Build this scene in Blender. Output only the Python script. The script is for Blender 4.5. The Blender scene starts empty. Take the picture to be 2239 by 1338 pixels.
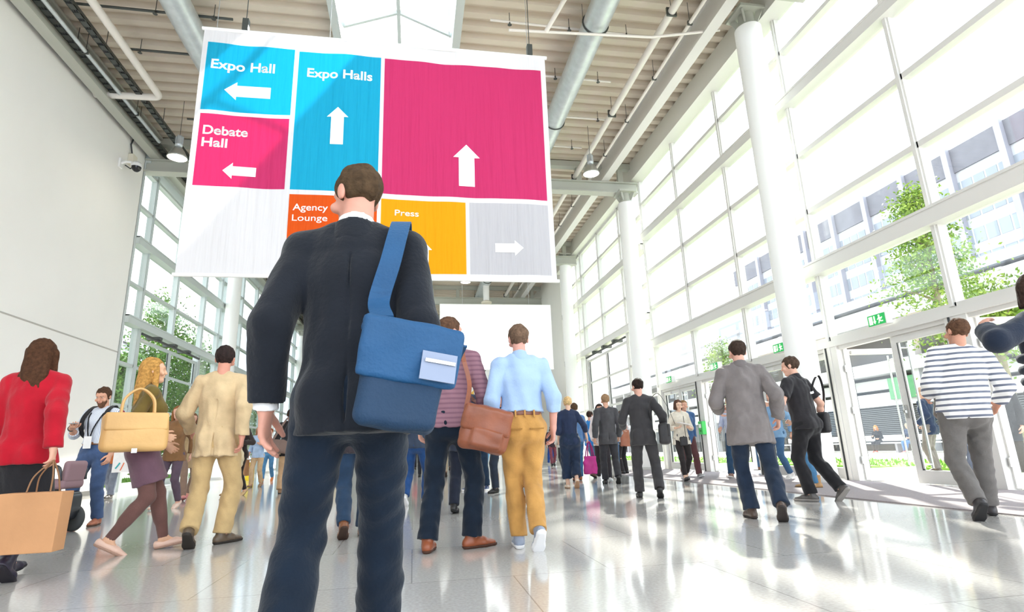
import bpy, bmesh, math, random
import numpy as np
from math import pi, sin, cos, radians, sqrt
from mathutils import Vector, Matrix, Euler

# ------------------------------------------------------------------ camera, sky, sun, exposure
SC = bpy.context.scene
COL = SC.collection
random.seed(7)
RNG = np.random.default_rng(11)

cam_d = bpy.data.cameras.new('camera')
cam = bpy.data.objects.new('camera', cam_d)
COL.objects.link(cam)
SC.camera = cam
YAW, PITCH, ROLL = 0.178428, 0.251315, -0.035574
fw = Vector((sin(YAW) * cos(PITCH), cos(YAW) * cos(PITCH), sin(PITCH)))
rt = fw.cross(Vector((0, 0, 1))).normalized()
up = rt.cross(fw)
r2 = rt * cos(ROLL) + up * sin(ROLL)
u2 = up * cos(ROLL) - rt * sin(ROLL)
cm = Matrix((r2, u2, -fw)).transposed().to_4x4()
cm.translation = Vector((0, 0, 0.73))
cam.matrix_world = cm
cam_d.sensor_fit = 'HORIZONTAL'
cam_d.sensor_width = 36.0
cam_d.lens = 36.0 * 1224.38 / 2239.0
cam_d.clip_start = 0.05
cam_d.clip_end = 500

SC.view_settings.view_transform = 'Standard'
SC.view_settings.look = 'None'
SC.view_settings.gamma = 1.0
SC.view_settings.use_curve_mapping = False
SC.view_settings.exposure = 1.42
SC.cycles.use_denoising = True
SC.cycles.max_bounces = 9
SC.cycles.diffuse_bounces = 5
SC.cycles.glossy_bounces = 4
SC.cycles.transmission_bounces = 4
SC.cycles.transparent_max_bounces = 24
SC.cycles.caustics_reflective = False
SC.cycles.caustics_refractive = False
SC.cycles.sample_clamp_indirect = 6.0

world = bpy.data.worlds.new('sky')
SC.world = world
world.use_nodes = True
wn = world.node_tree
wn.nodes.clear()
w_out = wn.nodes.new('ShaderNodeOutputWorld')
w_bg = wn.nodes.new('ShaderNodeBackground')
w_tc = wn.nodes.new('ShaderNodeTexCoord')
w_no = wn.nodes.new('ShaderNodeTexNoise')
w_no.inputs['Scale'].default_value = 2.2
w_no.inputs['Detail'].default_value = 5
w_rp = wn.nodes.new('ShaderNodeValToRGB')
w_rp.color_ramp.elements[0].position = 0.38
w_rp.color_ramp.elements[0].color = (0.62, 0.80, 1.0, 1)
w_rp.color_ramp.elements[1].position = 0.60
w_rp.color_ramp.elements[1].color = (1.0, 1.0, 1.0, 1)
wn.links.new(w_tc.outputs['Generated'], w_no.inputs['Vector'])
wn.links.new(w_no.outputs['Fac'], w_rp.inputs['Fac'])
wn.links.new(w_rp.outputs['Color'], w_bg.inputs['Color'])
w_bg.inputs['Strength'].default_value = 1.55
wn.links.new(w_bg.outputs['Background'], w_out.inputs['Surface'])

sun_d = bpy.data.lights.new('sun', 'SUN')
sun_d.energy = 5.5
sun_d.angle = radians(1.2)
sun_d.color = (1.0, 0.95, 0.86)
sun = bpy.data.objects.new('sun', sun_d)
COL.objects.link(sun)
SUN_AZ, SUN_EL = radians(30), radians(36.5)      # azimuth measured from the hall axis towards its glazed right side
sdir = Vector((sin(SUN_AZ) * cos(SUN_EL), cos(SUN_AZ) * cos(SUN_EL), sin(SUN_EL)))
sun.rotation_euler = sdir.to_track_quat('Z', 'Y').to_euler()
sun.location = (20, 20, 30)

# ------------------------------------------------------------------ naming helpers
def hx(s):
    s = s.lstrip('#')
    v = [int(s[i:i + 2], 16) / 255 for i in (0, 2, 4)]
    return tuple(c / 12.92 if c <= 0.04045 else ((c + 0.055) / 1.055) ** 2.4 for c in v)

def tag(o, label=None, cat=None, group=None, kind=None):
    if label: o['label'] = label
    if cat: o['category'] = cat
    if group: o['group'] = group
    if kind: o['kind'] = kind
    return o

def thing(name, label, cat, loc=(0, 0, 0), rz=0.0, group=None, kind=None):
    o = bpy.data.objects.new(name, None)
    o.empty_display_size = 0.1
    COL.objects.link(o)
    o.location = loc
    o.rotation_euler = (0, 0, rz)
    return tag(o, label, cat, group, kind)

def link_mesh(name, me, mat=None, parent=None):
    o = bpy.data.objects.new(name, me)
    COL.objects.link(o)
    if mat is not None and not me.materials:
        me.materials.append(mat)
    if parent is not None:
        o.parent = parent
    return o

def dup(root, loc, rz=None, label=None, group=None):
    r = root.copy(); COL.objects.link(r)
    r.location = loc
    if rz is not None: r.rotation_euler = (0, 0, rz)
    if label: r['label'] = label
    if group: r['group'] = group
    for ch in list(root.children):
        c = ch.copy(); COL.objects.link(c); c.parent = r
        for g in list(ch.children):
            d = g.copy(); COL.objects.link(d); d.parent = c
    return r

# ------------------------------------------------------------------ materials
MATS = {}
def new_mat(name):
    m = bpy.data.materials.new(name)
    m.use_nodes = True
    return m, m.node_tree, m.node_tree.nodes['Principled BSDF']

def mat(name, col, rough=0.5, metal=0.0, spec=0.5, vary=0.0, vscale=3.0, bump=0.0, bscale=40.0, emit=None, estr=0.0, coat=0.0, sheen=0.0):
    if name in MATS: return MATS[name]
    m, nt, b = new_mat(name)
    c = hx(col) if isinstance(col, str) else col
    b.inputs['Base Color'].default_value = (*c, 1)
    b.inputs['Roughness'].default_value = rough
    b.inputs['Metallic'].default_value = metal
    b.inputs['Specular IOR Level'].default_value = spec
    if coat: b.inputs['Coat Weight'].default_value = coat
    if sheen: b.inputs['Sheen Weight'].default_value = sheen
    if emit:
        b.inputs['Emission Color'].default_value = (*(hx(emit) if isinstance(emit, str) else emit), 1)
        b.inputs['Emission Strength'].default_value = estr
    if vary or bump:
        tc = nt.nodes.new('ShaderNodeTexCoord')
    if vary:
        no = nt.nodes.new('ShaderNodeTexNoise')
        no.inputs['Scale'].default_value = vscale
        no.inputs['Detail'].default_value = 4
        nt.links.new(tc.outputs['Object'], no.inputs['Vector'])
        rp = nt.nodes.new('ShaderNodeValToRGB')
        rp.color_ramp.elements[0].position = 0.3
        rp.color_ramp.elements[1].position = 0.7
        rp.color_ramp.elements[0].color = (*[x * (1 - vary) for x in c], 1)
        rp.color_ramp.elements[1].color = (*[min(1, x * (1 + vary)) for x in c], 1)
        nt.links.new(no.outputs['Fac'], rp.inputs['Fac'])
        nt.links.new(rp.outputs['Color'], b.inputs['Base Color'])
    if bump:
        n2 = nt.nodes.new('ShaderNodeTexNoise')
        n2.inputs['Scale'].default_value = bscale
        n2.inputs['Detail'].default_value = 3
        nt.links.new(tc.outputs['Object'], n2.inputs['Vector'])
        bp = nt.nodes.new('ShaderNodeBump')
        bp.inputs['Strength'].default_value = bump
        bp.inputs['Distance'].default_value = 0.01
        nt.links.new(n2.outputs['Fac'], bp.inputs['Height'])
        nt.links.new(bp.outputs['Normal'], b.inputs['Normal'])
    MATS[name] = m
    return m

def cloth(col, vary=0.12, rough=0.85, name=None):
    return mat(name or ('cloth_' + col.strip('#')), col, rough=rough, spec=0.2, vary=vary, vscale=9.0, bump=0.25, bscale=70.0, sheen=0.15)

def skin(col='#d2a08a'):
    return mat('skin_' + col.strip('#'), col, rough=0.55, spec=0.35, vary=0.08, vscale=14.0)

def hairm(col):
    return mat('hair_' + col.strip('#'), col, rough=0.75, spec=0.15, vary=0.35, vscale=45.0, bump=0.6, bscale=120.0)

def stripe_mat(name, c1, c2, axis, freq, duty=0.5, rough=0.85):
    if name in MATS: return MATS[name]
    m, nt, b = new_mat(name)
    tc = nt.nodes.new('ShaderNodeTexCoord')
    sp = nt.nodes.new('ShaderNodeSeparateXYZ')
    nt.links.new(tc.outputs['Object'], sp.inputs[0])
    mu = nt.nodes.new('ShaderNodeMath'); mu.operation = 'MULTIPLY'; mu.inputs[1].default_value = freq
    fr = nt.nodes.new('ShaderNodeMath'); fr.operation = 'FRACT'
    gt = nt.nodes.new('ShaderNodeMath'); gt.operation = 'GREATER_THAN'; gt.inputs[1].default_value = duty
    nt.links.new(sp.outputs[axis], mu.inputs[0]); nt.links.new(mu.outputs[0], fr.inputs[0]); nt.links.new(fr.outputs[0], gt.inputs[0])
    mx = nt.nodes.new('ShaderNodeMix'); mx.data_type = 'RGBA'
    mx.inputs['A'].default_value = (*hx(c1), 1); mx.inputs['B'].default_value = (*hx(c2), 1)
    nt.links.new(gt.outputs[0], mx.inputs['Factor'])
    nt.links.new(mx.outputs['Result'], b.inputs['Base Color'])
    b.inputs['Roughness'].default_value = rough
    b.inputs['Specular IOR Level'].default_value = 0.2
    MATS[name] = m
    return m

def glass_mat(name='pane_glass', tint=(0.96, 0.985, 0.98), ior=1.5):
    if name in MATS: return MATS[name]
    m = bpy.data.materials.new(name); m.use_nodes = True
    nt = m.node_tree; nt.nodes.clear()
    out = nt.nodes.new('ShaderNodeOutputMaterial')
    mix = nt.nodes.new('ShaderNodeMixShader')
    lw = nt.nodes.new('ShaderNodeLayerWeight'); lw.inputs['Blend'].default_value = 0.5
    pw = nt.nodes.new('ShaderNodeMath'); pw.operation = 'POWER'; pw.inputs[1].default_value = 4.0
    fr = nt.nodes.new('ShaderNodeMath'); fr.operation = 'MULTIPLY_ADD'; fr.inputs[1].default_value = 0.85; fr.inputs[2].default_value = 0.035
    nt.links.new(lw.outputs['Facing'], pw.inputs[0]); nt.links.new(pw.outputs[0], fr.inputs[0])
    tr = nt.nodes.new('ShaderNodeBsdfTransparent'); tr.inputs['Color'].default_value = (*tint, 1)
    gl = nt.nodes.new('ShaderNodeBsdfGlossy'); gl.inputs['Roughness'].default_value = 0.0
    nt.links.new(fr.outputs[0], mix.inputs['Fac'])
    nt.links.new(tr.outputs[0], mix.inputs[1]); nt.links.new(gl.outputs[0], mix.inputs[2])
    nt.links.new(mix.outputs[0], out.inputs['Surface'])
    MATS[name] = m
    return m

def fabric_print(name, col, trans=0.45):
    """translucent printed textile: daylight from behind glows through"""
    if name in MATS: return MATS[name]
    m = bpy.data.materials.new(name); m.use_nodes = True
    nt = m.node_tree; nt.nodes.clear()
    out = nt.nodes.new('ShaderNodeOutputMaterial')
    mix = nt.nodes.new('ShaderNodeMixShader'); mix.inputs['Fac'].default_value = trans
    d = nt.nodes.new('ShaderNodeBsdfDiffuse'); t = nt.nodes.new('ShaderNodeBsdfTranslucent')
    c = hx(col)
    d.inputs['Color'].default_value = (*c, 1); t.inputs['Color'].default_value = (*c, 1)
    tc = nt.nodes.new('ShaderNodeTexCoord')
    no = nt.nodes.new('ShaderNodeTexNoise'); no.inputs['Scale'].default_value = 3
    mp = nt.nodes.new('ShaderNodeMapping'); mp.inputs['Scale'].default_value = (3.0, 1.0, 0.25)
    bp = nt.nodes.new('ShaderNodeBump'); bp.inputs['Strength'].default_value = 0.5; bp.inputs['Distance'].default_value = 0.08
    nt.links.new(tc.outputs['Object'], mp.inputs['Vector']); nt.links.new(mp.outputs[0], no.inputs['Vector'])
    nt.links.new(no.outputs['Fac'], bp.inputs['Height'])
    nt.links.new(bp.outputs['Normal'], d.inputs['Normal'])
    nt.links.new(d.outputs[0], mix.inputs[1]); nt.links.new(t.outputs[0], mix.inputs[2])
    nt.links.new(mix.outputs[0], out.inputs['Surface'])
    MATS[name] = m
    return m

# ------------------------------------------------------------------ mesh collector
class MB:
    def __init__(s): s.v = []; s.f = []; s.mi = []; s.sm = []
    def add(s, vs, fs, mi=0, smooth=False):
        n = len(s.v); s.v.extend([tuple(v) for v in vs])
        for f in fs:
            s.f.append(tuple(i + n for i in f)); s.mi.append(mi); s.sm.append(smooth)
        return s
    def box(s, x0, x1, y0, y1, z0, z1, mi=0):
        v = [(x, y, z) for z in (z0, z1) for y in (y0, y1) for x in (x0, x1)]
        return s.add(v, [(0, 2, 3, 1), (4, 5, 7, 6), (0, 1, 5, 4), (2, 6, 7, 3), (0, 4, 6, 2), (1, 3, 7, 5)], mi)
    def bar(s, a, b, w, h, mi=0, upv=(0, 0, 1)):
        """rectangular bar from a to b, width w across, height h along upv"""
        a, b = Vector(a), Vector(b); d = (b - a).normalized(); u = Vector(upv)
        r = d.cross(u)
        if r.length < 1e-4: r = d.cross(Vector((1, 0, 0)))
        r.normalize(); u = r.cross(d)
        v = []
        for p in (a, b):
            for i, j in ((-1, -1), (1, -1), (1, 1), (-1, 1)): v.append(p + r * (w / 2 * i) + u * (h / 2 * j))
        return s.add(v, [(0, 3, 2, 1), (4, 5, 6, 7), (0, 1, 5, 4), (1, 2, 6, 5), (2, 3, 7, 6), (3, 0, 4, 7)], mi)
    def tube(s, pts, r, seg=10, mi=0, cap=True):
        pts = [Vector(p) for p in pts]; n = len(pts)
        rr = r if isinstance(r, (list, tuple)) else [r] * n
        t0 = (pts[1] - pts[0]).normalized()
        u = t0.orthogonal().normalized(); v = []
        for i in range(n):
            t = ((pts[min(i + 1, n - 1)] - pts[max(i - 1, 0)])).normalized()
            u = (u - t * u.dot(t)).normalized(); w = t.cross(u)
            for k in range(seg):
                a = 2 * pi * k / seg
                v.append(pts[i] + (u * cos(a) + w * sin(a)) * rr[i])
        f = []
        for i in range(n - 1):
            for k in range(seg):
                a = i * seg + k; b = i * seg + (k + 1) % seg
                f.append((a, b, b + seg, a + seg))
        s.add(v, f, mi, True)
        if cap:
            s.add(v[:seg], [tuple(reversed(range(seg)))], mi); s.add(v[-seg:], [tuple(range(seg))], mi)
        return s
    def ribbon(s, pts, w, t, side, mi=0):
        """flat band along pts; side = vector across the band (constant or list)"""
        pts = [Vector(p) for p in pts]; n = len(pts); v = []
        for i in range(n):
            tg = (pts[min(i + 1, n - 1)] - pts[max(i - 1, 0)]).normalized()
            sd = Vector(side[i] if isinstance(side, list) else side)
            sd = (sd - tg * sd.dot(tg)).normalized(); nn = tg.cross(sd)
            for i2, j2 in ((-1, -1), (1, -1), (1, 1), (-1, 1)): v.append(pts[i] + sd * (w / 2 * i2) + nn * (t / 2 * j2))
        f = [(3, 2, 1, 0), tuple(4 * (n - 1) + k for k in range(4))]
        for i in range(n - 1):
            for k in range(4):
                a = 4 * i + k; b = 4 * i + (k + 1) % 4
                f.append((a, b, b + 4, a + 4))
        return s.add(v, f, mi)
    def lathe(s, prof, c=(0, 0, 0), seg=24, mi=0, smooth=True):
        v = []; f = []; n = len(prof)
        for r, z in prof:
            for k in range(seg):
                a = 2 * pi * k / seg
                v.append((c[0] + r * cos(a), c[1] + r * sin(a), c[2] + z))
        for i in range(n - 1):
            for k in range(seg):
                a = i * seg + k; b = i * seg + (k + 1) % seg
                f.append((a, b, b + seg, a + seg))
        s.add(v, f, mi, smooth)
        if prof[0][0] > 1e-6: s.add(v[:seg], [tuple(reversed(range(seg)))], mi)
        if prof[-1][0] > 1e-6: s.add(v[-seg:], [tuple(range(seg))], mi)
        return s
    def prism(s, poly, fn, d0, d1, mi=0):
        """2-D polygon swept from depth d0 to d1; fn(a, b, d) -> 3-D point"""
        n = len(poly)
        v = [fn(a, b, d0) for a, b in poly] + [fn(a, b, d1) for a, b in poly]
        f = [tuple(range(n)), tuple(reversed(range(n, 2 * n)))]
        f += [(i, i + n, (i + 1) % n + n, (i + 1) % n) for i in range(n)]
        return s.add(v, f, mi)
    def build(s, name, mats, parent=None, bevel=0.0):
        me = bpy.data.meshes.new(name)
        me.from_pydata(s.v, [], s.f)
        if not isinstance(mats, (list, tuple)): mats = [mats]
        for m in mats: me.materials.append(m)
        me.polygons.foreach_set('material_index', s.mi)
        me.polygons.foreach_set('use_smooth', s.sm)
        bm = bmesh.new(); bm.from_mesh(me)
        bmesh.ops.recalc_face_normals(bm, faces=bm.faces)
        if bevel:
            bmesh.ops.remove_doubles(bm, verts=bm.verts, dist=1e-5)
            bmesh.ops.bevel(bm, geom=[e for e in bm.edges if len(e.link_faces) == 2 and e.calc_face_angle(0) > 0.5], offset=bevel, segments=2, affect='EDGES', profile=0.6)
        bm.to_mesh(me); bm.free(); me.update()
        return link_mesh(name, me, None, parent)

def struct(o, label=None, cat=None):
    return tag(o, label, cat, kind='structure')

# ================================================================== THE HALL
# hall axis = +Y, cross axis = X, floor at z = 0
WHITE_WALL = mat('wall_paint', '#efece7', rough=0.75, vary=0.02, vscale=0.6)
FRAME_L = mat('frame_paint_grey', '#c3cac8', rough=0.42, spec=0.4)
FRAME_R = mat('frame_paint_light', '#d9d7d3', rough=0.42, spec=0.4)
COLW = mat('column_paint', '#f1f0ee', rough=0.4, spec=0.45)
DECK = mat('roof_deck_metal', '#d2c6b6', rough=0.5, spec=0.4, vary=0.05, vscale=0.8)
STEEL = mat('beam_paint', '#b4b5ab', rough=0.5)
GALV = mat('galvanised_sheet', '#c9cfd2', rough=0.38, metal=0.55, vary=0.08, vscale=6)
DARKM = mat('dark_tray_metal', '#4c4f4c', rough=0.5, metal=0.3)
PIPEW = mat('pipe_white', '#e6e0d9', rough=0.4)
GASKET = mat('rubber_gasket', '#3a3c3d', rough=0.7)
CHROME = mat('brushed_steel', '#cfcfcd', rough=0.25, metal=0.9)
GLASS = glass_mat()

def floor_material():
    m, nt, b = new_mat('polished_stone')
    tc = nt.nodes.new('ShaderNodeTexCoord')
    n1 = nt.nodes.new('ShaderNodeTexNoise'); n1.inputs['Scale'].default_value = 55; n1.inputs['Detail'].default_value = 6
    n2 = nt.nodes.new('ShaderNodeTexNoise'); n2.inputs['Scale'].default_value = 0.5; n2.inputs['Detail'].default_value = 3
    br = nt.nodes.new('ShaderNodeTexBrick')
    br.offset = 0.5
    br.inputs['Scale'].default_value = 1.0
    br.inputs['Brick Width'].default_value = 1.2; br.inputs['Row Height'].default_value = 1.2
    br.inputs['Mortar Size'].default_value = 0.004; br.inputs['Mortar Smooth'].default_value = 0.2
    br.inputs['Color1'].default_value = (*hx('#d6d3cf'), 1); br.inputs['Color2'].default_value = (*hx('#cfccc9'), 1)
    br.inputs['Mortar'].default_value = (*hx('#a9a6a3'), 1)
    nt.links.new(tc.outputs['Object'], n1.inputs['Vector']); nt.links.new(tc.outputs['Object'], n2.inputs['Vector'])
    nt.links.new(tc.outputs['Object'], br.inputs['Vector'])
    rp = nt.nodes.new('ShaderNodeValToRGB')
    rp.color_ramp.elements[0].position = 0.35; rp.color_ramp.elements[0].color = (0.80, 0.79, 0.78, 1)
    rp.color_ramp.elements[1].position = 0.65; rp.color_ramp.elements[1].color = (1, 1, 1, 1)
    nt.links.new(n1.outputs['Fac'], rp.inputs['Fac'])
    mx = nt.nodes.new('ShaderNodeMix'); mx.data_type = 'RGBA'; mx.blend_type = 'MULTIPLY'; mx.inputs['Factor'].default_value = 0.8
    nt.links.new(br.outputs['Color'], mx.inputs['A']); nt.links.new(rp.outputs['Color'], mx.inputs['B'])
    nt.links.new(mx.outputs['Result'], b.inputs['Base Color'])
    mr = nt.nodes.new('ShaderNodeMapRange'); mr.inputs['To Min'].default_value = 0.07; mr.inputs['To Max'].default_value = 0.15
    nt.links.new(n2.outputs['Fac'], mr.inputs['Value']); nt.links.new(mr.outputs['Result'], b.inputs['Roughness'])
    b.inputs['Specular IOR Level'].default_value = 0.75
    b.inputs['Coat Weight'].default_value = 0.35; b.inputs['Coat Roughness'].default_value = 0.09
    return m

XL, XR = -7.9, 7.6
struct(MB().box(XL - 0.4, XR + 0.35, -10, 52, -0.3, 0).build('floor', floor_material()))
# left: solid white block, then glazing
o = MB().box(XL - 1.2, XL, -10, 16.58, 0, 10.3).build('wall_left', WHITE_WALL); struct(o)
struct(MB().box(XL, XL + 0.012, -10, 16.56, 3.645, 3.675).build('trim_1', mat('panel_joint', '#b5b1ab', rough=0.8)))
struct(MB().box(XL, XL + 0.02, -10, 16.58, 0.0, 0.11).build('baseboard_left', mat('base_grey', '#6e6b68', rough=0.6)))
struct(MB().box(XR - 0.1, XR + 0.25, 27.2, 52, 0, 10.3).build('wall_right', WHITE_WALL))
struct(MB().box(XL - 0.4, XR + 0.3, 52, 52.3, 0, 10.3).build('wall_back', mat('end_wall_grey', '#9c9a96', rough=0.8)))

# roof deck: trapezoidal sheet, ribs across the hall, either side of a long rooflight
def deck(x0, x1, y0, y1, z):
    v = []; f = []; y = y0; P = 0.40
    pts = []
    while y < y1:
        pts += [(y, z), (y + 0.17, z), (y + 0.215, z + 0.12), (y + 0.355, z + 0.12)]
        y += P
    n = len(pts)
    for (yy, zz) in pts: v += [(x0, yy, zz), (x1, yy, zz)]
    for (yy, zz) in pts: v += [(x0, yy, zz + 0.03), (x1, yy, zz + 0.03)]
    for i in range(n - 1):
        f.append((2 * i, 2 * i + 2, 2 * i + 3, 2 * i + 1))
        a = 2 * n + 2 * i
        f.append((a, a + 1, a + 3, a + 2))
    return v, f
SKX0, SKX1 = -1.85, 0.98
cm_ = MB()
for xx0, xx1 in ((XL - 0.3, SKX0), (SKX1, XR + 0.3)):
    v_, f_ = deck(xx0, xx1, -10, 52, 10.2); cm_.add(v_, f_)
struct(cm_.build('ceiling', DECK))
# rooflight
sk = thing('skylight', 'long ridge skylight of clear glass in the middle of the roof', 'skylight', kind='structure')
fr = MB()
fr.box(SKX0 - 0.02, SKX0 + 0.16, -10, 52, 9.95, 10.55); fr.box(SKX1 - 0.16, SKX1 + 0.02, -10, 52, 9.95, 10.55)
XM, ZR = (SKX0 + SKX1) / 2, 11.05
fr.bar((XM, -10, ZR), (XM, 52, ZR), 0.09, 0.12)
y = -9.4
while y < 52:
    fr.bar((SKX0 + 0.1, y, 10.5), (XM, y, ZR), 0.07, 0.10); fr.bar((SKX1 - 0.1, y, 10.5), (XM, y, ZR), 0.07, 0.10)
    y += 2.62
fr.build('frame', FRAME_L, sk)
pm = MB()
pm.bar(((SKX0 + XM) / 2, -10, (10.55 + ZR) / 2), ((SKX0 + XM) / 2, 52, (10.55 + ZR) / 2), 1.55, 0.02, upv=Vector((-(ZR - 10.55), 0, XM - SKX0)).normalized())
pm.bar(((SKX1 + XM) / 2, -10, (10.55 + ZR) / 2), ((SKX1 + XM) / 2, 52, (10.55 + ZR) / 2), 1.55, 0.02, upv=Vector(((ZR - 10.55), 0, SKX1 - XM)).normalized())
pm.build('pane', GLASS, sk)

# roof beams across the hall on the column lines
def roof_beam(y):
    b = MB()
    b.box(XL - 0.05, XR - 0.1, y - 0.16, y + 0.16, 9.06, 9.10); b.box(XL - 0.05, XR - 0.1, y - 0.07, y + 0.07, 9.10, 9.42)
    b.box(XL - 0.05, XR - 0.1, y - 0.16, y + 0.16, 9.42, 9.46)
    b.box(XL - 0.05, XR - 0.1, y - 0.12, y + 0.12, 9.98, 10.18)
    x = XL + 0.05
    while x < XR:
        b.box(x - 0.09, x + 0.09, y - 0.06, y + 0.06, 9.45, 10.0); x += 1.48
    o = b.build('roof_beam', STEEL)
    struct(o, 'grey steel roof beam spanning the hall with open panels', 'beam')
COLY = (9.15, 16.7, 24.2, 31.7, 39.2, 46.7)
for y in COLY:
    roof_beam(7.9 if y < 10 else y)
for sx, nm in ((6.35, 'light steel purlin along the roof above the glazed right side'), (-7.62, 'grey steel purlin along the roof beside the white wall')):
    b = MB(); b.box(sx - 0.13, sx + 0.13, -10, 52, 9.47, 9.52); b.box(sx - 0.05, sx + 0.05, -10, 52, 9.5, 10.1); b.box(sx - 0.13, sx + 0.13, -10, 52, 10.1, 10.17)
    struct(b.build('purlin', STEEL if sx < 0 else FRAME_R), nm, 'beam')
struct(MB().box(7.3, 7.75, -10, 27.3, 9.55, 10.2).build('trim_2', FRAME_R))
struct(MB().box(-8.2, -7.75, 16.6, 52, 9.35, 10.2).build('trim_3', FRAME_L))

# round white columns with steel heads
def column(x, y, r, nm, zt):
    t = thing('column', nm, 'column', (x, y, 0), kind='structure')
    m = MB(); m.lathe([(r, 0), (r, zt)], seg=40); m.build('shaft', COLW, t)
    h = MB(); h.lathe([(r * 0.82, zt), (r * 0.82, zt + .07), (r * 0.6, zt + .11), (r * 0.6, zt + .36)], seg=24); h.box(-r * 1.1, r * 1.1, -r * 1.1, r * 1.1, zt + .36, zt + .42)
    for a in range(4):
        c, s = cos(a * pi / 2 + pi / 4), sin(a * pi / 2 + pi / 4)
        h.bar((c * r * 0.5, s * r * 0.5, zt + .07), (c * r * 1.05, s * r * 1.05, zt + .36), 0.03, 0.12)
    h.build('head', STEEL, t)
    g = MB(); g.lathe([(r * 1.06, 0.0), (r * 1.06, 0.09), (r * 1.0, 0.10)], seg=40); g.build('base_ring', mat('col_base', '#c8c5c1', rough=0.5), t)
    return t
for i, (x, y, zt) in enumerate(((7.02, 9.15, 9.3), (7.02, 16.55, 8.64), (7.02, 24.4, 9.2))):
    column(x, y, 0.27, ['white round column nearest the exits beside the black polo shirt', 'white round column between the exit doors and the tall glass gate', 'white round column beyond the tall glass gate'][i], zt)
for i, y in enumerate((24.2, 31.7, 39.0, 46.5)):
    column(-7.45, y, 0.27, ['white round column right behind the beige suited walker', 'second white round column along the left glazing', 'third white round column along the left glazing', 'farthest white round column along the left glazing'][i], 8.62)

# glazing: one window per column bay = frame + panes
def window(idx, x, side, ys, zs, zgap=None, y0=None, y1=None, fm=None, gate=None, last=False):
    """side = +1 if outdoors lies towards +x. ys mullions, zs transoms (z, thickness). gate=(ya, yb, z): frame bars left out below z between ya and yb"""
    t = thing('window_%d' % idx, None, None, kind='structure')
    f = MB(); p = MB()
    xa, xb = (x, x + 0.16 * side) if side > 0 else (x - 0.16, x)
    ya, yb = ys[0], ys[-1]; zt = 9.75
    for y in (ys if last else ys[:-1]):
        z0 = 0
        if gate and gate[0] - 0.05 < y < gate[1] + 0.05 and not (abs(y - gate[0]) < 0.01 or abs(y - gate[1]) < 0.01): z0 = gate[2]
        f.box(xa, xb, y - 0.055, y + 0.055, z0, zt)
        f.box(xa - 0.035 if side > 0 else xa, xb if side > 0 else xb + 0.035, y - 0.03, y + 0.03, z0, zt)
    for z, th in zs:
        proud = 0.13 if th > 0.15 else 0.0
        segs = [(ya, yb)]
        if gate and z < gate[2] - 0.02: segs = [(ya, gate[0]), (gate[1], yb)]
        for s0, s1 in segs:
            if s1 - s0 < 0.05: continue
            f.box(xa - (proud if side > 0 else 0), xb + (proud if side < 0 else 0), s0, s1, z - th / 2, z + th / 2)
            if proud: f.box(xa - (proud + .02 if side > 0 else 0), xb + (proud + .02 if side < 0 else 0), s0, s1, z + th / 2 - 0.03, z + th / 2 + 0.01)
    xm = (xa + xb) / 2
    zz = sorted(z for z, th in zs); zz = [0.0] + zz + [zt]
    for a, b in zip(ys[:-1], ys[1:]):
        for c, d in zip(zz[:-1], zz[1:]):
            if gate and a > gate[0] - 0.05 and b < gate[1] + 0.05 and d < gate[2] + 0.05: continue
            if d - c < 0.2: continue
            p.box(xm - 0.01, xm + 0.01, a + 0.03, b - 0.03, c + 0.02, d - 0.02)
    f.build('frame', fm, t, bevel=0.0)
    p.build('pane', GLASS, t)
    return t
M = [1.54 + 2.52 * i for i in range(-3, 12)]        # right-hand mullion lines
ZR1 = [(2.50, 0.10), (3.87, 0.26), (5.06, 0.10), (6.27, 0.10), (7.50, 0.22), (8.70, 0.09), (9.72, 0.1)]
window(1, XR, 1, [M[0], M[1], M[2], M[3], M[4], M[5], M[6]], ZR1, fm=FRAME_R, gate=(M[0], M[6], 2.50))
window(2, XR, 1, [M[6] + .001, M[7], M[8], M[9]], ZR1, fm=FRAME_R, gate=(M[6], M[9], 2.50))
ZR2 = [(1.16, 0.08), (2.30, 0.08), (3.45, 0.08), (4.80, 0.24), (5.95, 0.09), (7.2, 0.22), (8.4, 0.09), (9.5, 0.1)]
window(3, XR, 1, [16.7, 18.85, 21.4, 23.9, 24.6], ZR2, fm=FRAME_R, gate=(18.85, 23.9, 4.80))
window(4, XR, 1, [24.6, 25.9, 27.15], ZR2, fm=FRAME_R, last=True)
ZL = [(1.15, 0.08), (2.28, 0.08), (3.42, 0.08), (4.62, 0.22), (5.70, 0.08), (6.93, 0.22), (8.02, 0.08), (9.2, 0.08)]
window(5, XL, -1, [16.62, 17.55, 19.85, 22.42, 24.2], ZL, fm=FRAME_L, gate=(17.55, 22.42, 4.62))
window(6, XL, -1, [24.2, 24.85, 27.1, 29.5, 31.7], ZL, fm=FRAME_L)
window(7, XL, -1, [31.7, 34.2, 36.7, 39.2], ZL, fm=FRAME_L)
window(8, XL, -1, [39.2, 41.7, 44.2, 46.7, 49.2, 51.9], ZL, fm=FRAME_L, last=True)

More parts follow.
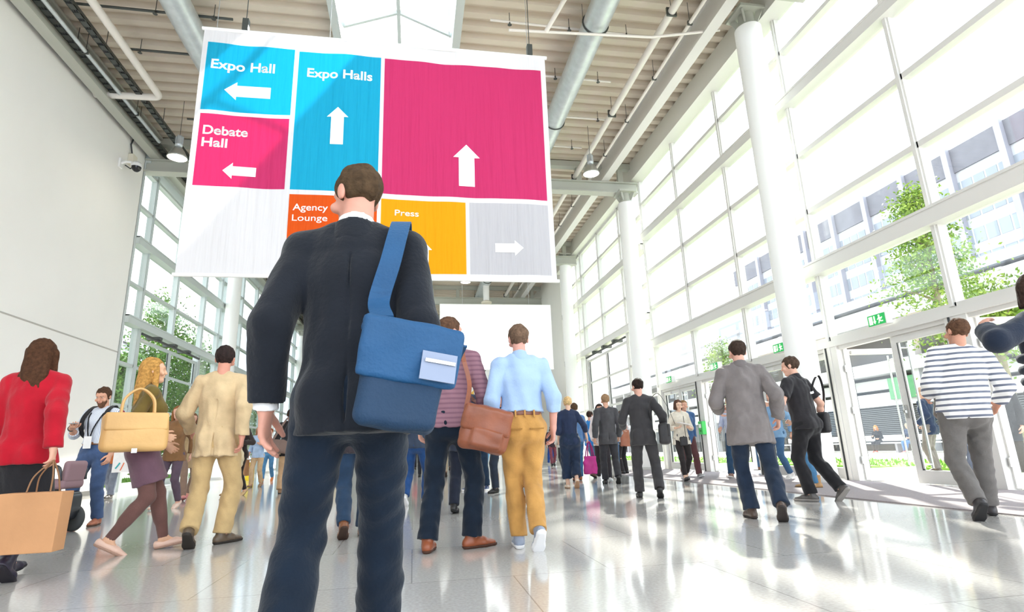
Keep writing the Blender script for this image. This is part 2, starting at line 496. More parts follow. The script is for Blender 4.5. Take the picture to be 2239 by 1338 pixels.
# doors
def leaf(t, hinge, ang, w, h, bars=(), fm=FRAME_R, bar_handle=True, z0=0.02, hand=1):
    """glazed door leaf hinged at `hinge`, running along direction `ang` (radians in plan)"""
    d = Vector((cos(ang), sin(ang), 0)); n = Vector((-sin(ang), cos(ang), 0)); H = Vector(hinge)
    def P(a, b, c): return tuple(H + d * a + n * b + Vector((0, 0, c)))
    def bx(m, a0, a1, b0, b1, c0, c1, mi=0):
        v = [P(a, b, c) for c in (c0, c1) for b in (b0, b1) for a in (a0, a1)]
        m.add(v, [(0, 2, 3, 1), (4, 5, 7, 6), (0, 1, 5, 4), (2, 6, 7, 3), (0, 4, 6, 2), (1, 3, 7, 5)], mi)
    m = MB(); s = 0.10
    bx(m, 0, s, -.03, .03, z0, h); bx(m, w - s, w, -.03, .03, z0, h); bx(m, s, w - s, -.03, .03, h - 0.10, h); bx(m, s, w - s, -.03, .03, z0, z0 + 0.19)
    for z in bars: bx(m, s, w - s, -.025, .025, z - 0.04, z + 0.04)
    bx(m, s, s + 0.018, -.015, .015, z0 + .19, h - .1, 1); bx(m, w - s - 0.018, w - s, -.015, .015, z0 + .19, h - .1, 1)
    lo = m.build('leaf', [fm, GASKET], t)
    g = MB(); bx(g, s + 0.01, w - s - 0.01, -.008, .008, z0 + .18, h - .09); g.build('pane', GLASS, lo)
    if bar_handle:
        k = MB(); a = w - 0.2
        for b in (0.075, -0.075):
            k.tube([P(a, b, z0 + 0.22), P(a, b, h - 0.12)], 0.018, 10)
            k.tube([P(a, 0, z0 + 0.28), P(a, b, z0 + 0.28)], 0.012, 8); k.tube([P(a, 0, h - 0.2), P(a, b, h - 0.2)], 0.012, 8)
        k.build('handle', CHROME, lo)
        q = MB(); bx(q, w - .07, w - .035, .03, .055, 1.0, 1.2); bx(q, w - .075, w - .03, .055, .09, 1.08, 1.12); q.build('lock', CHROME, lo)
    c = MB(); bx(c, 0.12, 0.55, -0.075, -0.03, h - 0.09, h - 0.03); c.build('door_closer', FRAME_R, lo)
    hg = MB()
    for z in (0.35, 1.2, h - 0.35): hg.tube([P(-0.02, -0.035, z - .06), P(-0.02, -0.035, z + .06)], 0.016, 8)
    hg.build('hinge', CHROME, lo)
    return lo
def door_bay(idx, ya, yb, a_near, a_far, post=0.17):
    """two leaves between mullion lines ya..yb; a_* = swing outwards in degrees (None = no leaf)"""
    t = thing('door_%d' % idx, None, None, kind='structure')
    f = MB()
    f.box(XR - 0.02, XR + 0.2, ya, ya + post, 0, 2.46); f.box(XR - 0.02, XR + 0.2, yb - post, yb, 0, 2.46)
    f.box(XR - 0.04, XR + 0.2, ya, yb, 2.36, 2.47); f.box(XR + 0.02, XR + 0.12, ya + post, yb - post, 2.30, 2.36)
    f.box(XR - 0.045, XR - 0.02, ya + post * .45, ya + post * .55, 0, 2.36, 1)
    f.build('frame', [FRAME_R, GASKET], t)
    w = (yb - ya - 2 * post) / 2 - 0.01
    if a_near is not None: leaf(t, (XR + 0.10, ya + post, 0), radians(90 - a_near), w, 2.29)
    if a_far is not None: leaf(t, (XR + 0.10, yb - post, 0), radians(-90 + a_far), w, 2.29)
    return t
door_bay(1, M[3], M[4], 100, 88)
door_bay(2, M[4], M[5], None, 80)
door_bay(3, M[5], M[6], 0, 82)
door_bay(4, M[6], M[7], 0, 0)
door_bay(5, M[7], M[8], None, 78)
door_bay(6, M[8], M[9], 0, 0)
def gate(idx, x, ya, yb, h, bars, fm, side):
    t = thing('door_%d' % idx, None, None, kind='structure')
    f = MB(); w = (yb - ya - 0.2) / 2
    f.box(x - 0.1, x + 0.1, ya, ya + 0.09, 0, h); f.box(x - 0.1, x + 0.1, yb - 0.09, yb, 0, h)
    f.tube([(x - 0.12 * side, ya + .1, h - 0.10), (x - 0.12 * side, yb - .1, h - 0.10)], 0.04, 10, 1)
    for k in (0.25, 0.5, 0.75):
        yy = ya + (yb - ya) * k; f.box(x - 0.2, x + 0.2, yy - 0.09, yy + 0.09, h - 0.08, h + 0.02, 1)
    f.build('frame', [fm, DARKM], t)
    leaf(t, (x, ya + 0.1, 0), radians(90), w, h - 0.2, bars, fm, False); leaf(t, (x, yb - 0.1, 0), radians(-90), w, h - 0.2, bars, fm, False)
    return t
gate(7, XR + 0.08, 18.9, 23.85, 4.66, (1.16, 2.3, 3.45), FRAME_R, 1)
gate(8, XL - 0.08, 17.6, 22.37, 4.50, (1.15, 2.28, 3.42), FRAME_L, -1)

# carpet runner along the exits
mt = MB(); mt.prism([(5.35, 4.0), (7.58, 4.0), (7.58, 16.7), (5.35, 16.7)], lambda a, b, d: (a, b, d), 0.0, 0.012)
tag(mt.build('entrance_mat', mat('mat_carpet', '#a39a9c', rough=0.95, vary=0.1, vscale=60, bump=0.6, bscale=200)), 'long mauve grey entrance mat along the exit doors', 'mat')

# ------------------------------------------------------------------ services under the roof
def duct(x, z, r, y0, y1, nm):
    m = MB(); n = int((y1 - y0) / 0.11)
    pts = []; rr = []
    for i in range(n):
        pts.append((x, y0 + (y1 - y0) * i / (n - 1), z)); rr.append(r * (1.0 if i % 2 else 0.985))
    t = thing('ventilation_duct', nm, 'duct', (0, 0, 0))
    m.tube(pts, rr, 26); m.build('pipe', GALV, t)
    y = y0 + 1.1
    while y < y1:
        s = MB()
        s.tube([(x + (r + .012) * cos(a * pi / 12), y, z + (r + .012) * sin(a * pi / 12)) for a in range(25)], 0.018, 6, cap=False)
        s.tube([(x - r, y, z), (x - r, y, 10.2)], 0.006, 5); s.tube([(x + r, y, z), (x + r, y, 10.2)], 0.006, 5)
        s.build('hanger', DARKM, t); y += 3.75
duct(3.86, 9.72, 0.28, -10, 50, 'galvanised spiral duct running above the right half of the hanging banner')
duct(-4.80, 9.72, 0.28, -10, 50, 'galvanised spiral duct running towards the upper left corner of the banner')
def outlet(x, y, z):
    t = thing('air_outlet', 'white cylinder air outlet hanging from the far duct', 'vent', (x, y, z))
    m = MB(); m.lathe([(0.16, 0.0), (0.17, 0.45), (0.17, 0.95)], seg=20); m.build('neck', COLW, t)
    m = MB(); m.lathe([(0.28, -0.08), (0.30, 0.0), (0.2, 0.06)], seg=20); m.build('rim', mat('cream_plastic', '#ded6c4'), t)
outlet(3.86, 29.2, 8.55)
def pipe(nm, label, pts, r, mt_, hang=None, cat='pipe'):
    t = thing(nm, label, cat)
    MB().tube(pts, r, 14).build('tube', mt_, t)
    if hang:
        a, b = Vector(pts[0]), Vector(pts[1]); L = (b - a).length; k = 0.5; first = None
        while k < L:
            p = a.lerp(b, k / L)
            if first is None:
                h = MB(); h.tube([(0, 0, 0), (0, 0, 10.2 - p.z)], 0.007, 5); h.box(-r * 1.3, r * 1.3, -.02, .02, -r * 1.2, r * 1.2); first = h.build('clip', DARKM, t); first.location = p
            else:
                c = first.copy(); COL.objects.link(c); c.location = p
            k += hang
    return t
pipe('sprinkler_pipe', 'thick white pipe under the roof between duct and right purlin', [(5.35, -10, 9.66), (5.35, 50, 9.66)], 0.085, PIPEW, 3.75)
pipe('cable_conduit', 'thin white conduit next to the thick pipe, nearer the glazing', [(5.90, -10, 9.66), (5.90, 50, 9.66)], 0.04, PIPEW, 1.9, cat='conduit')
def bend(a, b, c, r=0.18, n=6):
    a, b, c = Vector(a), Vector(b), Vector(c); u = (a - b).normalized() * r; w = (c - b).normalized() * r
    return [a] + [b + u * (1 - k / n) ** 2 + w * (k / n) ** 2 for k in range(n + 1)] + [c]
pipe('drain_pipe', 'white pipe with an elbow turning into the white left wall', bend((-6.37, -10, 9.66), (-6.37, 13.68, 9.66), (-7.89, 13.72, 9.66)), 0.085, PIPEW)
pipe('steel_conduit', 'pale steel conduit running along the left wall under the roof', [(-7.28, -10, 9.66), (-7.28, 15.9, 9.66)], 0.045, GALV, 2.4, cat='conduit')
def tray(x, w, z, nm, y1):
    t = thing('cable_tray', nm, 'tray')
    m = MB(); m.box(x - w / 2, x - w / 2 + .012, -10, y1, z, z + .09); m.box(x + w / 2 - .012, x + w / 2, -10, y1, z, z + .09)
    y = -10
    while y < y1:
        m.box(x - w / 2, x + w / 2, y, y + 0.16, z, z + .012); y += 0.24
    m.build('channel', DARKM, t)
    c = MB()
    for k in range(3): c.tube([(x - w * .3 + k * w * .3, -10, z + .035), (x - w * .3 + k * w * .3, y1, z + .035)], 0.02, 6)
    c.build('cable', GASKET, t)
    y = -9; first = None
    while y < y1:
        if first is None:
            h = MB(); h.tube([(0, 0, 0), (0, 0, 10.2 - z - .05)], 0.008, 5); first = h.build('hanger', DARKM, t); first.location = (x, y, z + .05)
        else:
            c = first.copy(); COL.objects.link(c); c.location = (x, y, z + .05)
        y += 3.0
tray(-6.84, 0.14, 9.66, 'narrow dark cable tray beside the elbow pipe under the roof', 50)
tray(-7.42, 0.16, 9.66, 'wide dark perforated cable tray closest to the left wall', 50)
for i, (xa, xb, y, z) in enumerate(((-6.9, -3.9, 10.9, 9.9), (-6.6, -3.6, 12.2, 9.9), (-6.2, -2.2, 14.9, 9.85), (1.6, 5.2, 10.3, 9.95), (2.0, 5.0, 12.0, 9.95), (2.2, 5.6, 13.7, 9.95), (2.4, 5.2, 15.3, 9.95))):
    t = thing('sprinkler_branch', ['dark sprinkler branch crossing under the deck, first past the wall pipe', 'dark sprinkler branch crossing under the deck above the pipe elbow', 'dark sprinkler branch by the left hanging lamp', 'thin branch pipe under the deck nearest the picture top right of the skylight', 'thin branch pipe under the deck, second right of the skylight', 'thin branch pipe under the deck, third right of the skylight', 'thin branch pipe under the deck by the right hanging lamp'][i], 'pipe')
    m = MB(); m.tube([(xa, y, z), (xb, y + .05, z)], 0.028, 8); m.build('tube', DARKM if xa < 0 else PIPEW, t)
    for k in range(3):
        px = xa + (xb - xa) * (0.12 + .38 * k); m = MB(); m.tube([(px, y, z), (px, y, 10.19)], 0.008, 5); m.lathe([(0.05, -0.08), (0.012, -0.06), (0.02, 0)], (px, y, z), 8)
        m.build('sprinkler_head', DARKM, t)
br = MB(); br.tube([(1.9, 9.75, 9.25), (5.1, 9.75, 9.42)], 0.03, 8); br.tube([(5.1, 9.75, 9.42), (6.6, 9.5, 9.56)], 0.03, 8); br.tube([(2.7, 9.75, 9.3), (3.2, 8.75, 9.9)], 0.05, 8)
tag(br.build('brace_rod', PIPEW), 'thin white brace rod crossing the top of the right duct', 'brace')

# pendant lamps
def lamp(x, y, z, label, first=[None]):
    if first[0] is not None:
        return dup(first[0], (x, y, z), label=label, group='pendant lamps under the roof')
    t = thing('pendant_lamp', label, 'lamp', (x, y, z), group='pendant lamps under the roof')
    MB().lathe([(0.0, .300), (0.08, .29), (0.225, 0.04), (0.235, 0.0), (0.25, 0.012), (0.235, 0.05), (0.165, 0.20), (0.09, 0.31), (0.0, 0.33)], seg=32).build('shade', mat('lamp_alu', '#b9bab6', rough=0.3, metal=0.8), t)
    MB().lathe([(0.0, 0.018), (0.225, 0.018), (0.225, 0.024), (0.0, 0.024)], seg=32).build('diffuser', mat('lamp_glow', '#ffffff', emit='#fff3dd', estr=9.0), t)
    g = MB(); g.lathe([(0.05, 0.33), (0.09, 0.36), (0.09, 0.42), (0.075, 0.44), (0.075, 0.62), (0.06, 0.66), (0.012, 0.67)], seg=16)
    for k in range(4): g.bar((0.085 * cos(k * pi / 2), 0.085 * sin(k * pi / 2), .43), (0.085 * cos(k * pi / 2), 0.085 * sin(k * pi / 2), .64), .012, .03, upv=(cos(k * pi / 2), sin(k * pi / 2), 0))
    g.build('ballast', GALV, t)
    MB().tube([(0, 0, .67), (0, 0, 10.2 - z)], 0.007, 6).build('cord', DARKM, t)
    first[0] = t
    return t
lamp(-6.2, 14.6, 8.48, 'hanging silver lamp glowing left of the banner by the camera dome')
lamp(5.15, 14.5, 8.58, 'hanging silver lamp glowing right of the banner')
lamp(2.42, 25.8, 8.6, 'hanging lamp glowing above the blank white screen')
lamp(-6.09, 30.7, 8.6, 'hanging lamp glowing far down the left side by the columns')

# surveillance camera on the wall corner
t = thing('surveillance_camera', 'white dome surveillance camera on a wall arm at the left corner', 'camera', (-7.9, 15.3, 8.62))
m = MB(); m.box(0, 0.05, -.09, .09, -.13, .13); m.build('wall_plate', COLW, t, bevel=0.008)
m = MB(); m.tube([(0.03, 0, 0.0), (0.14, 0, 0.05), (0.26, 0, 0.05), (0.36, 0, -0.01)], 0.035, 12); m.build('arm', COLW, t)
m = MB(); m.lathe([(0.0, 0.12), (0.10, 0.10), (0.135, 0.04), (0.14, -0.03)], (0.42, 0, -0.06), 24); m.build('housing', COLW, t)
m = MB(); m.lathe([(0.0, -0.17), (0.05, -0.16), (0.10, -0.11), (0.12, -0.03)], (0.42, 0, -0.06), 24); m.build('lens_dome', mat('lens_black', '#17181a', rough=0.15), t)
t = thing('junction_box', 'cream junction box with cables above the surveillance camera', 'junction box', (-7.9, 15.75, 8.95))
m = MB(); m.box(0, .14, -.12, .12, -.16, .16); m.build('case', mat('cream_plastic', '#ded6c4'), t, bevel=.01)
m = MB(); m.tube([(.05, 0, .16), (.03, -.1, .45), (.04, 0, .75)], .02, 6); m.tube([(.08, .05, -.16), (.1, -.1, -.3), (.06, -.3, -.3)], .015, 6); m.build('cable', GASKET, t)

# exit signs above the doors
def exit_sign(yc, label, first=[None]):
    loc = (7.47, yc, 2.575)
    if first[0] is not None: return dup(first[0], loc, label=label, group='green exit signs over the doors')
    t = thing('exit_sign', label, 'exit sign', loc, group='green exit signs over the doors')
    MB().box(-.06, .06, -.185, .185, -.095, .095).build('case', FRAME_R, t, bevel=.006)
    MB().box(-.066, -.058, -.172, .172, -.085, .085).build('panel', mat('exit_green', '#1c9a4b', rough=0.4, emit='#12a24c', estr=0.25), t)
    pm_ = mat('exit_white', '#f6f8e8', rough=0.4, emit='#f4f7d8', estr=0.45)
    F = lambda a, b, d: (d, -a, b)          # seen from inside, a runs to the viewer's right
    q = MB()
    q.prism([(-.145, -.065), (-.075, -.065), (-.075, .065), (-.145, .065)], F, -.070, -.066)
    q.prism([(-.045, .065), (-.022, .065), (-.022, -.02), (-.005, -.02), (-.034, -.066), (-.063, -.02), (-.045, -.02)], F, -.070, -.066)
    q.prism([(.062 + .016 * cos(k * pi / 5), .055 + .016 * sin(k * pi / 5)) for k in range(10)], F, -.070, -.066)
    for pl in ([(.05, .035), (.085, .03), (.08, -.012), (.058, -.008)], [(.05, .035), (.035, .012), (.02, .004), (.026, -.008), (.045, .0), (.058, .018)],
               [(.082, .03), (.10, .012), (.118, .03), (.124, .02), (.10, -.006), (.08, .012)], [(.058, -.006), (.07, -.01), (.062, -.038), (.05, -.066), (.036, -.066), (.048, -.038)],
               [(.066, -.006), (.082, -.012), (.095, -.03), (.13, -.034), (.13, -.048), (.088, -.046), (.07, -.03)]):
        q.prism(pl, F, -.070, -.066)
    q.build('pictogram', pm_, t)
    first[0] = t
    return t
for yc, lb in ((7.74, 'green exit sign nearest the camera, above the open door right of the column'), (10.3, 'green exit sign beside the white column above the black polo shirt'), (12.9, 'green exit sign left of the grey coated man'), (15.5, 'green exit sign farthest along the row of doors')):
    exit_sign(yc, lb)
t = thing('door_release_box', 'green emergency release box on the door post behind the cream blazer', 'switch box', (7.52, 14.05, 1.12))
MB().box(-.06, .06, -.10, .10, -.17, .17).build('case', mat('release_green', '#2fae4c', rough=0.4), t, bevel=.012)
MB().box(-.066, -.058, -.06, .06, .0, .1).build('window', mat('release_face', '#e9efe6'), t)
MB().box(-.068, -.058, -.03, .03, -.1, -.05).build('button', mat('release_button', '#1a6e2f'), t)

# ------------------------------------------------------------------ the big hanging banner
bn = thing('hanging_banner', 'huge white fabric banner with cyan, magenta, orange and yellow direction panels', 'banner', (0, 9.0, 3.5))
def wob(x, z): return 0.018 * sin(2.1 * x + 0.6) * (1 - 0.25 * z / 4.5) + 0.010 * sin(5.3 * x + 1.2 * z) + 0.006 * sin(9.1 * x - .7 * z)
def sheet(x0, x1, z0, z1, off, name, m_, parent, step=0.12, thick=0.006):
    nx, nz = max(2, int((x1 - x0) / step)), max(2, int((z1 - z0) / (step * 2)))
    b = MB(); v = []; f = []
    for k in (0, 1):
        for j in range(nz + 1):
            for i in range(nx + 1):
                x = x0 + (x1 - x0) * i / nx; z = z0 + (z1 - z0) * j / nz
                v.append((x, wob(x, z) - off + thick * k, z))
    N = (nx + 1) * (nz + 1)
    for j in range(nz):
        for i in range(nx):
            a = j * (nx + 1) + i
            f.append((a, a + 1, a + nx + 2, a + nx + 1)); f.append((N + a, N + a + nx + 1, N + a + nx + 2, N + a + 1))
    b.add(v, f, 0, True)
    me = bpy.data.meshes.new(name); me.from_pydata(b.v, [], b.f); me.polygons.foreach_set('use_smooth', [True] * len(b.f)); me.materials.append(m_)
    return link_mesh(name, me, None, parent)
Z0 = 3.5
PAN = [('cyan panel with Expo Hall and left arrow', -3.56, -2.13, 6.43, 7.76, '#35c3e2'), ('magenta panel with Debate Hall and left arrow', -3.55, -2.14, 5.045, 6.36, '#e2508c'),
       ('cyan panel with Expo Halls and up arrow', -2.055, -0.635, 5.045, 7.73, '#35c3e2'), ('large magenta panel with an up arrow', -0.57, 2.335, 5.035, 7.72, '#e2508c'),
       ('orange panel with Agency Lounge', -2.055, -0.635, 3.60, 4.96, '#f07432'), ('yellow panel with Press and up arrow', -0.57, 0.865, 3.625, 4.94, '#f9c12c'), ('light grey panel with right arrow', 0.93, 2.34, 3.625, 4.945, '#dcdade')]
for lb, x0, x1, z0, z1, c in PAN:
    p_ = sheet(x0, x1, z0 - Z0, z1 - Z0, 0.0, 'panel', fabric_print('print_' + c.strip('#'), c, .55), bn); p_['label'] = lb
# the white cloth: margins and gutters around the printed panels
xs_ = sorted(set([-3.64, 2.43] + [p[1] for p in PAN] + [p[2] for p in PAN])); zs_ = sorted(set([3.53, 8.02] + [p[3] for p in PAN] + [p[4] for p in PAN]))
def dens(a, st):
    o = [a[0]]
    for u, w in zip(a[:-1], a[1:]):
        n_ = max(1, int(math.ceil((w - u) / st))); o += [u + (w - u) * (k + 1) / n_ for k in range(n_)]
    return o
xs_, zs_ = dens(xs_, .12), dens(zs_, .25); b = MB(); nx_ = len(xs_)
v_ = [(x, wob(x, z - Z0) + t_, z - Z0) for t_ in (0, .006) for z in zs_ for x in xs_]; N_ = nx_ * len(zs_); f_ = []
for j in range(len(zs_) - 1):
    for i in range(nx_ - 1):
        cx, cz = (xs_[i] + xs_[i + 1]) / 2, (zs_[j] + zs_[j + 1]) / 2
        if any(p[1] < cx < p[2] and p[3] < cz < p[4] for p in PAN): continue
        a = j * nx_ + i; f_ += [(a, a + 1, a + nx_ + 1, a + nx_), (N_ + a, N_ + a + nx_, N_ + a + nx_ + 1, N_ + a + 1)]
b.add(v_, f_, 0, True)
me_ = bpy.data.meshes.new('cloth'); me_.from_pydata(b.v, [], b.f); me_.polygons.foreach_set('use_smooth', [True] * len(b.f)); me_.materials.append(fabric_print('print_white', '#f4f2f4', .55)); link_mesh('cloth', me_, None, bn)
LETTER = mat('print_letter_white', '#ffffff', rough=0.8)
def put_text(s, x, z, h, bold, w=None):
    """s set with its baseline-left at x, z and capital height h; width w if given"""
    cu = bpy.data.curves.new('txt', 'FONT'); cu.body = s; cu.size = 1.0; cu.extrude = 0.0
    cu.offset = bold
    ob = bpy.data.objects.new('txt', cu); COL.objects.link(ob)
    dg = bpy.context.evaluated_depsgraph_get(); me = bpy.data.meshes.new_from_object(ob.evaluated_get(dg))
    COL.objects.unlink(ob); bpy.data.objects.remove(ob); bpy.data.curves.remove(cu)
    bm = bmesh.new(); bm.from_mesh(me)
    xs = [v.co.x for v in bm.verts]
    k = h / 0.72; kx = (w / (max(xs) - min(xs))) if w else k; mn = min(xs)
    for v in bm.verts:
        X = x + (v.co.x - mn) * kx; Z = z + v.co.y * k
        v.co = (X, wob(X, Z) - 0.005, Z)
    r = bmesh.ops.extrude_face_region(bm, geom=list(bm.faces))
    for e in r['geom']:
        if isinstance(e, bmesh.types.BMVert): e.co.y += 0.003
    bmesh.ops.recalc_face_normals(bm, faces=bm.faces)
    bm.to_mesh(me); bm.free(); me.materials.clear()
    o = link_mesh('lettering', me, LETTER, bn); return o
put_text('Expo Hall', -3.47, 7.24 - Z0, 0.185, .022, 1.03)
put_text('Debate', -3.48, 5.975 - Z0, 0.165, .022, 0.69)
put_text('Hall', -3.48, 5.75 - Z0, 0.165, .022, 0.39)
put_text('Expo Halls', -1.90, 7.225 - Z0, 0.18, .022, 1.12)
put_text('Agency', -1.99, 4.675 - Z0, 0.12, .008, 0.56)
put_text('Lounge', -1.99, 4.49 - Z0, 0.115, .002, 0.56)
put_text('Press', -0.34, 4.645 - Z0, 0.11, .008, 0.40)
def arrow(tip, dirv, L, hl, hw, sw):
    """white arrow: tip position, direction in the panel, total length, head length, head width, shaft width"""
    d = Vector((dirv[0], dirv[1])); n = Vector((-d.y, d.x)); T = Vector(tip)
    pl = [T, T - d * hl + n * hw / 2, T - d * hl + n * sw / 2, T - d * L + n * sw / 2, T - d * L - n * sw / 2, T - d * hl - n * sw / 2, T - d * hl - n * hw / 2]
    q = MB(); q.prism([(p.x, p.y) for p in pl], lambda a, b, dd: (a, wob(a, b) + dd, b), -0.010, -0.004); q.build('arrow', LETTER, bn)
arrow((-3.22, 6.835 - Z0), (-1, 0), .74, .19, .35, .215)
arrow((-3.12, 5.33 - Z0), (-1, 0), .51, .15, .29, .165)
arrow((-1.345, 6.64 - Z0), (0, 1), .72, .19, .36, .215)
arrow((0.895, 6.07 - Z0), (0, 1), .82, .26, .47, .28)
arrow((0.15, 4.20 - Z0), (0, 1), .46, .15, .27, .16)
arrow((1.855, 4.11 - Z0), (1, 0), .49, .15, .28, .16)
MB().tube([(-3.68, 0, 0.03), (2.47, 0, 0.03)], 0.032, 12).build('bottom_rod', COLW, bn)
MB().tube([(-3.68, 0, 4.53), (2.47, 0, 4.53)], 0.032, 12).build('top_rod', COLW, bn)
for x in (-3.45, -1.55, 0.6, 2.1): MB().tube([(x, 0, 4.55), (x, 0, 6.6)], 0.006, 6).build('cable', mat('wire_steel', '#b8b8b8', metal=.7, rough=.4), bn)
for x in (-2.98, 2.14):
    q = MB(); q.box(x - .05, x + .05, -.05, .05, 4.55, 4.78); q.tube([(x, 0, 4.78), (x, 0, 6.55)], .008, 6); q.build('clamp', DARKM, bn)

# blank white screen farther down the hall
t = thing('hanging_screen', 'blank white screen hanging beyond the blue shirted man', 'screen', (3.6, 24.0, 4.15))
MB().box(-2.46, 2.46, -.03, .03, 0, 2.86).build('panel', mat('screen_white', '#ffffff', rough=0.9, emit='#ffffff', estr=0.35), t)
q = MB(); q.box(-2.5, 2.5, -.04, .04, -.04, 0); q.box(-2.5, 2.5, -.04, .04, 2.86, 2.9); q.box(-2.5, -2.46, -.04, .04, 0, 2.86); q.box(2.46, 2.5, -.04, .04, 0, 2.86); q.build('frame', COLW, t)
for x in (-1.5, 1.5): MB().tube([(x, 0, 2.9), (x, 0, 6.1)], 0.008, 6).build('cable', MATS['wire_steel'], t)

# exhibition partition with posters at the far right
t = thing('partition_wall', 'white exhibition partition with food posters beyond the screen', 'partition', (3.75, 31, 0))
MB().box(-.06, .06, -6, 6, 0, 4.75).build('panel', WHITE_WALL, t)
pw = mat('poster_white', '#f3f3f1'); py_ = mat('poster_yellow', '#f2b321'); pr = mat('poster_red', '#d8213c'); pg = mat('poster_grey', '#6d7076'); pb = mat('poster_lilac', '#b9bdd3')
o = MB().box(-.075, -.06, -5.95, -3.6, .3, 4.4).build('poster', py_, t); o['label'] = 'yellow poster with a red tile'
q = MB(); q.box(-.083, -.075, -5.5, -4.5, 2.1, 3.0); q.build('red_tile', pr, o)
q = MB(); q.box(-.09, -.083, -5.35, -5.25, 2.5, 2.85); q.box(-.09, -.083, -5.15, -5.05, 2.5, 2.85); q.box(-.09, -.083, -4.95, -4.7, 2.75, 2.85); q.box(-.09, -.083, -5.4, -4.6, 2.25, 2.36); q.build('lettering', LETTER, o)
o = MB().box(-.075, -.06, -3.2, 3.6, .3, 4.4).build('poster', pw, t); o['label'] = 'white poster with cutlery pictures'
q = MB(); q.tube([(-.08, -0.4, 3.8), (-.08, -1.8, 2.9)], .12, 8); q.build('lilac_shape', pb, o)
q = MB(); q.tube([(-.08, 1.6, 3.4), (-.08, 1.6, 1.9)], .06, 8); q.tube([(-.08, 1.6, 1.9), (-.08, 1.6, 1.4)], .16, 8); q.tube([(-.08, -.6, 1.4), (-.08, .4, .7)], .06, 8); q.tube([(-.08, -2, 1.4), (-.08, -1.0, .7)], .06, 8); q.build('cutlery_shape', pg, o)
o = MB().box(-.075, -.06, 3.9, 5.4, .3, 4.4).build('poster', py_, t); o['label'] = 'narrow yellow poster'

# ================================================================== OUTDOORS
PAVE = mat('paving', '#d8d2c8', rough=0.9, vary=0.08, vscale=2.0)
struct(MB().box(XR + 0.35, 90, -40, 110, -0.32, -0.02).build('pavement', PAVE), 'pale paved plaza outside the right side', 'ground')
struct(MB().box(-60, XL - 0.4, -10, 110, -0.32, -0.02).build('pavement', PAVE), 'pale paved ground outside the left side', 'ground')
GRASS = mat('grass_green', '#7fae3a', rough=0.95, vary=0.25, vscale=8)
def lawn(x0, x1, y0, y1, label):
    b = MB(); n = int(min(2600, (x1 - x0) * (y1 - y0) * 45))
    b.box(x0, x1, y0, y1, -0.02, 0.03)
    for k in range(n):
        x = random.uniform(x0, x1); y = random.uniform(y0, y1); h = random.uniform(.05, .11); a = random.uniform(0, pi)
        dx, dy = cos(a) * .03, sin(a) * .03; lx, ly = random.uniform(-.04, .04), random.uniform(-.04, .04)
        b.add([(x - dx, y - dy, .02), (x + dx, y + dy, .02), (x + lx, y + ly, .03 + h)], [(0, 1, 2)])
    tag(b.build('grass', GRASS), label, 'grass', kind='stuff')
lawn(11.3, 14.6, 4, 40, 'green strip of lawn outside the exit doors')
lawn(-13.5, -10.2, 16, 40, 'green strip of lawn outside the left glass gate')

def leafmat(name, a, b_):
    m, nt, b = new_mat(name)
    tc = nt.nodes.new('ShaderNodeTexCoord'); no = nt.nodes.new('ShaderNodeTexNoise'); no.inputs['Scale'].default_value = 2.5
    rp = nt.nodes.new('ShaderNodeValToRGB'); rp.color_ramp.elements[0].position = .35; rp.color_ramp.elements[1].position = .65
    rp.color_ramp.elements[0].color = (*hx(a), 1); rp.color_ramp.elements[1].color = (*hx(b_), 1)
    nt.links.new(tc.outputs['Object'], no.inputs['Vector']); nt.links.new(no.outputs['Fac'], rp.inputs['Fac']); nt.links.new(rp.outputs['Color'], b.inputs['Base Color'])
    b.inputs['Roughness'].default_value = 0.7; b.inputs['Specular IOR Level'].default_value = 0.25
    b.inputs['Transmission Weight'].default_value = 0.0; b.inputs['Subsurface Weight'].default_value = 0.0
    return m
LEAF1 = leafmat('leaf_fresh', '#5c7d2c', '#9aae4c'); LEAF2 = leafmat('leaf_mid', '#4f7a35', '#7fa24a')
BARK = mat('bark', '#8d8068', rough=0.9, vary=.2, vscale=12, bump=.6, bscale=25)
def tree(x, y, h, cr, z0, label, lm, n, slim=1.0, leaf=.11):
    rg = np.random.default_rng(int(abs(x * 31 + y * 17)))
    t = thing('tree', label, 'tree', (x, y, -0.02), group='trees outside the glazing')
    tk = MB(); tk.tube([(0, 0, 0), (.05, .03, z0 * .6), (0, 0, z0), (.05, -.04, h * .9)], [.13, .11, .09, .02], 10)
    ends = []
    for k in range(16):
        zz = z0 + (h - z0) * (k / 18.0); a = k * 2.4; L = cr * (1 - .7 * (k / 16.0)) * .9
        p1 = Vector((cos(a) * L * .5, sin(a) * L * .5, zz + .25 * L)); p2 = Vector((cos(a) * L, sin(a) * L, zz + .45 * L))
        tk.tube([(0, 0, zz - .1), p1, p2], [.045, .03, .012], 6); ends += [p1, p2, (p1 + p2) / 2]
    ends += [Vector((0, 0, h * .95)), Vector((0, 0, h * .85))]
    tk.build('trunk', BARK, t)
    v = []; f = []
    for i in range(n):
        e = ends[rg.integers(len(ends))]; s = cr * (.18 + .16 * (1 - (e.z - z0) / (h - z0 + .1)))
        p = np.array([e.x * slim, e.y * slim, e.z]) + rg.normal(0, 1, 3) * s
        d = rg.normal(0, 1, 3); d /= np.linalg.norm(d); w = np.cross(d, rg.normal(0, 1, 3)); w /= np.linalg.norm(w)
        L = leaf * rg.uniform(.7, 1.3); k = len(v)
        v += [p - d * L, p + w * L * .45, p + d * L, p - w * L * .45]; f.append((k, k + 1, k + 2, k + 3))
    me = bpy.data.meshes.new('crown'); me.from_pydata([tuple(q) for q in v], [], f); link_mesh('crown', me, lm, t)
tree(15.9, 14.2, 8.7, 1.1, 4.6, 'young yellow green tree outside above the open exit door', LEAF1, 7500, leaf=.065)
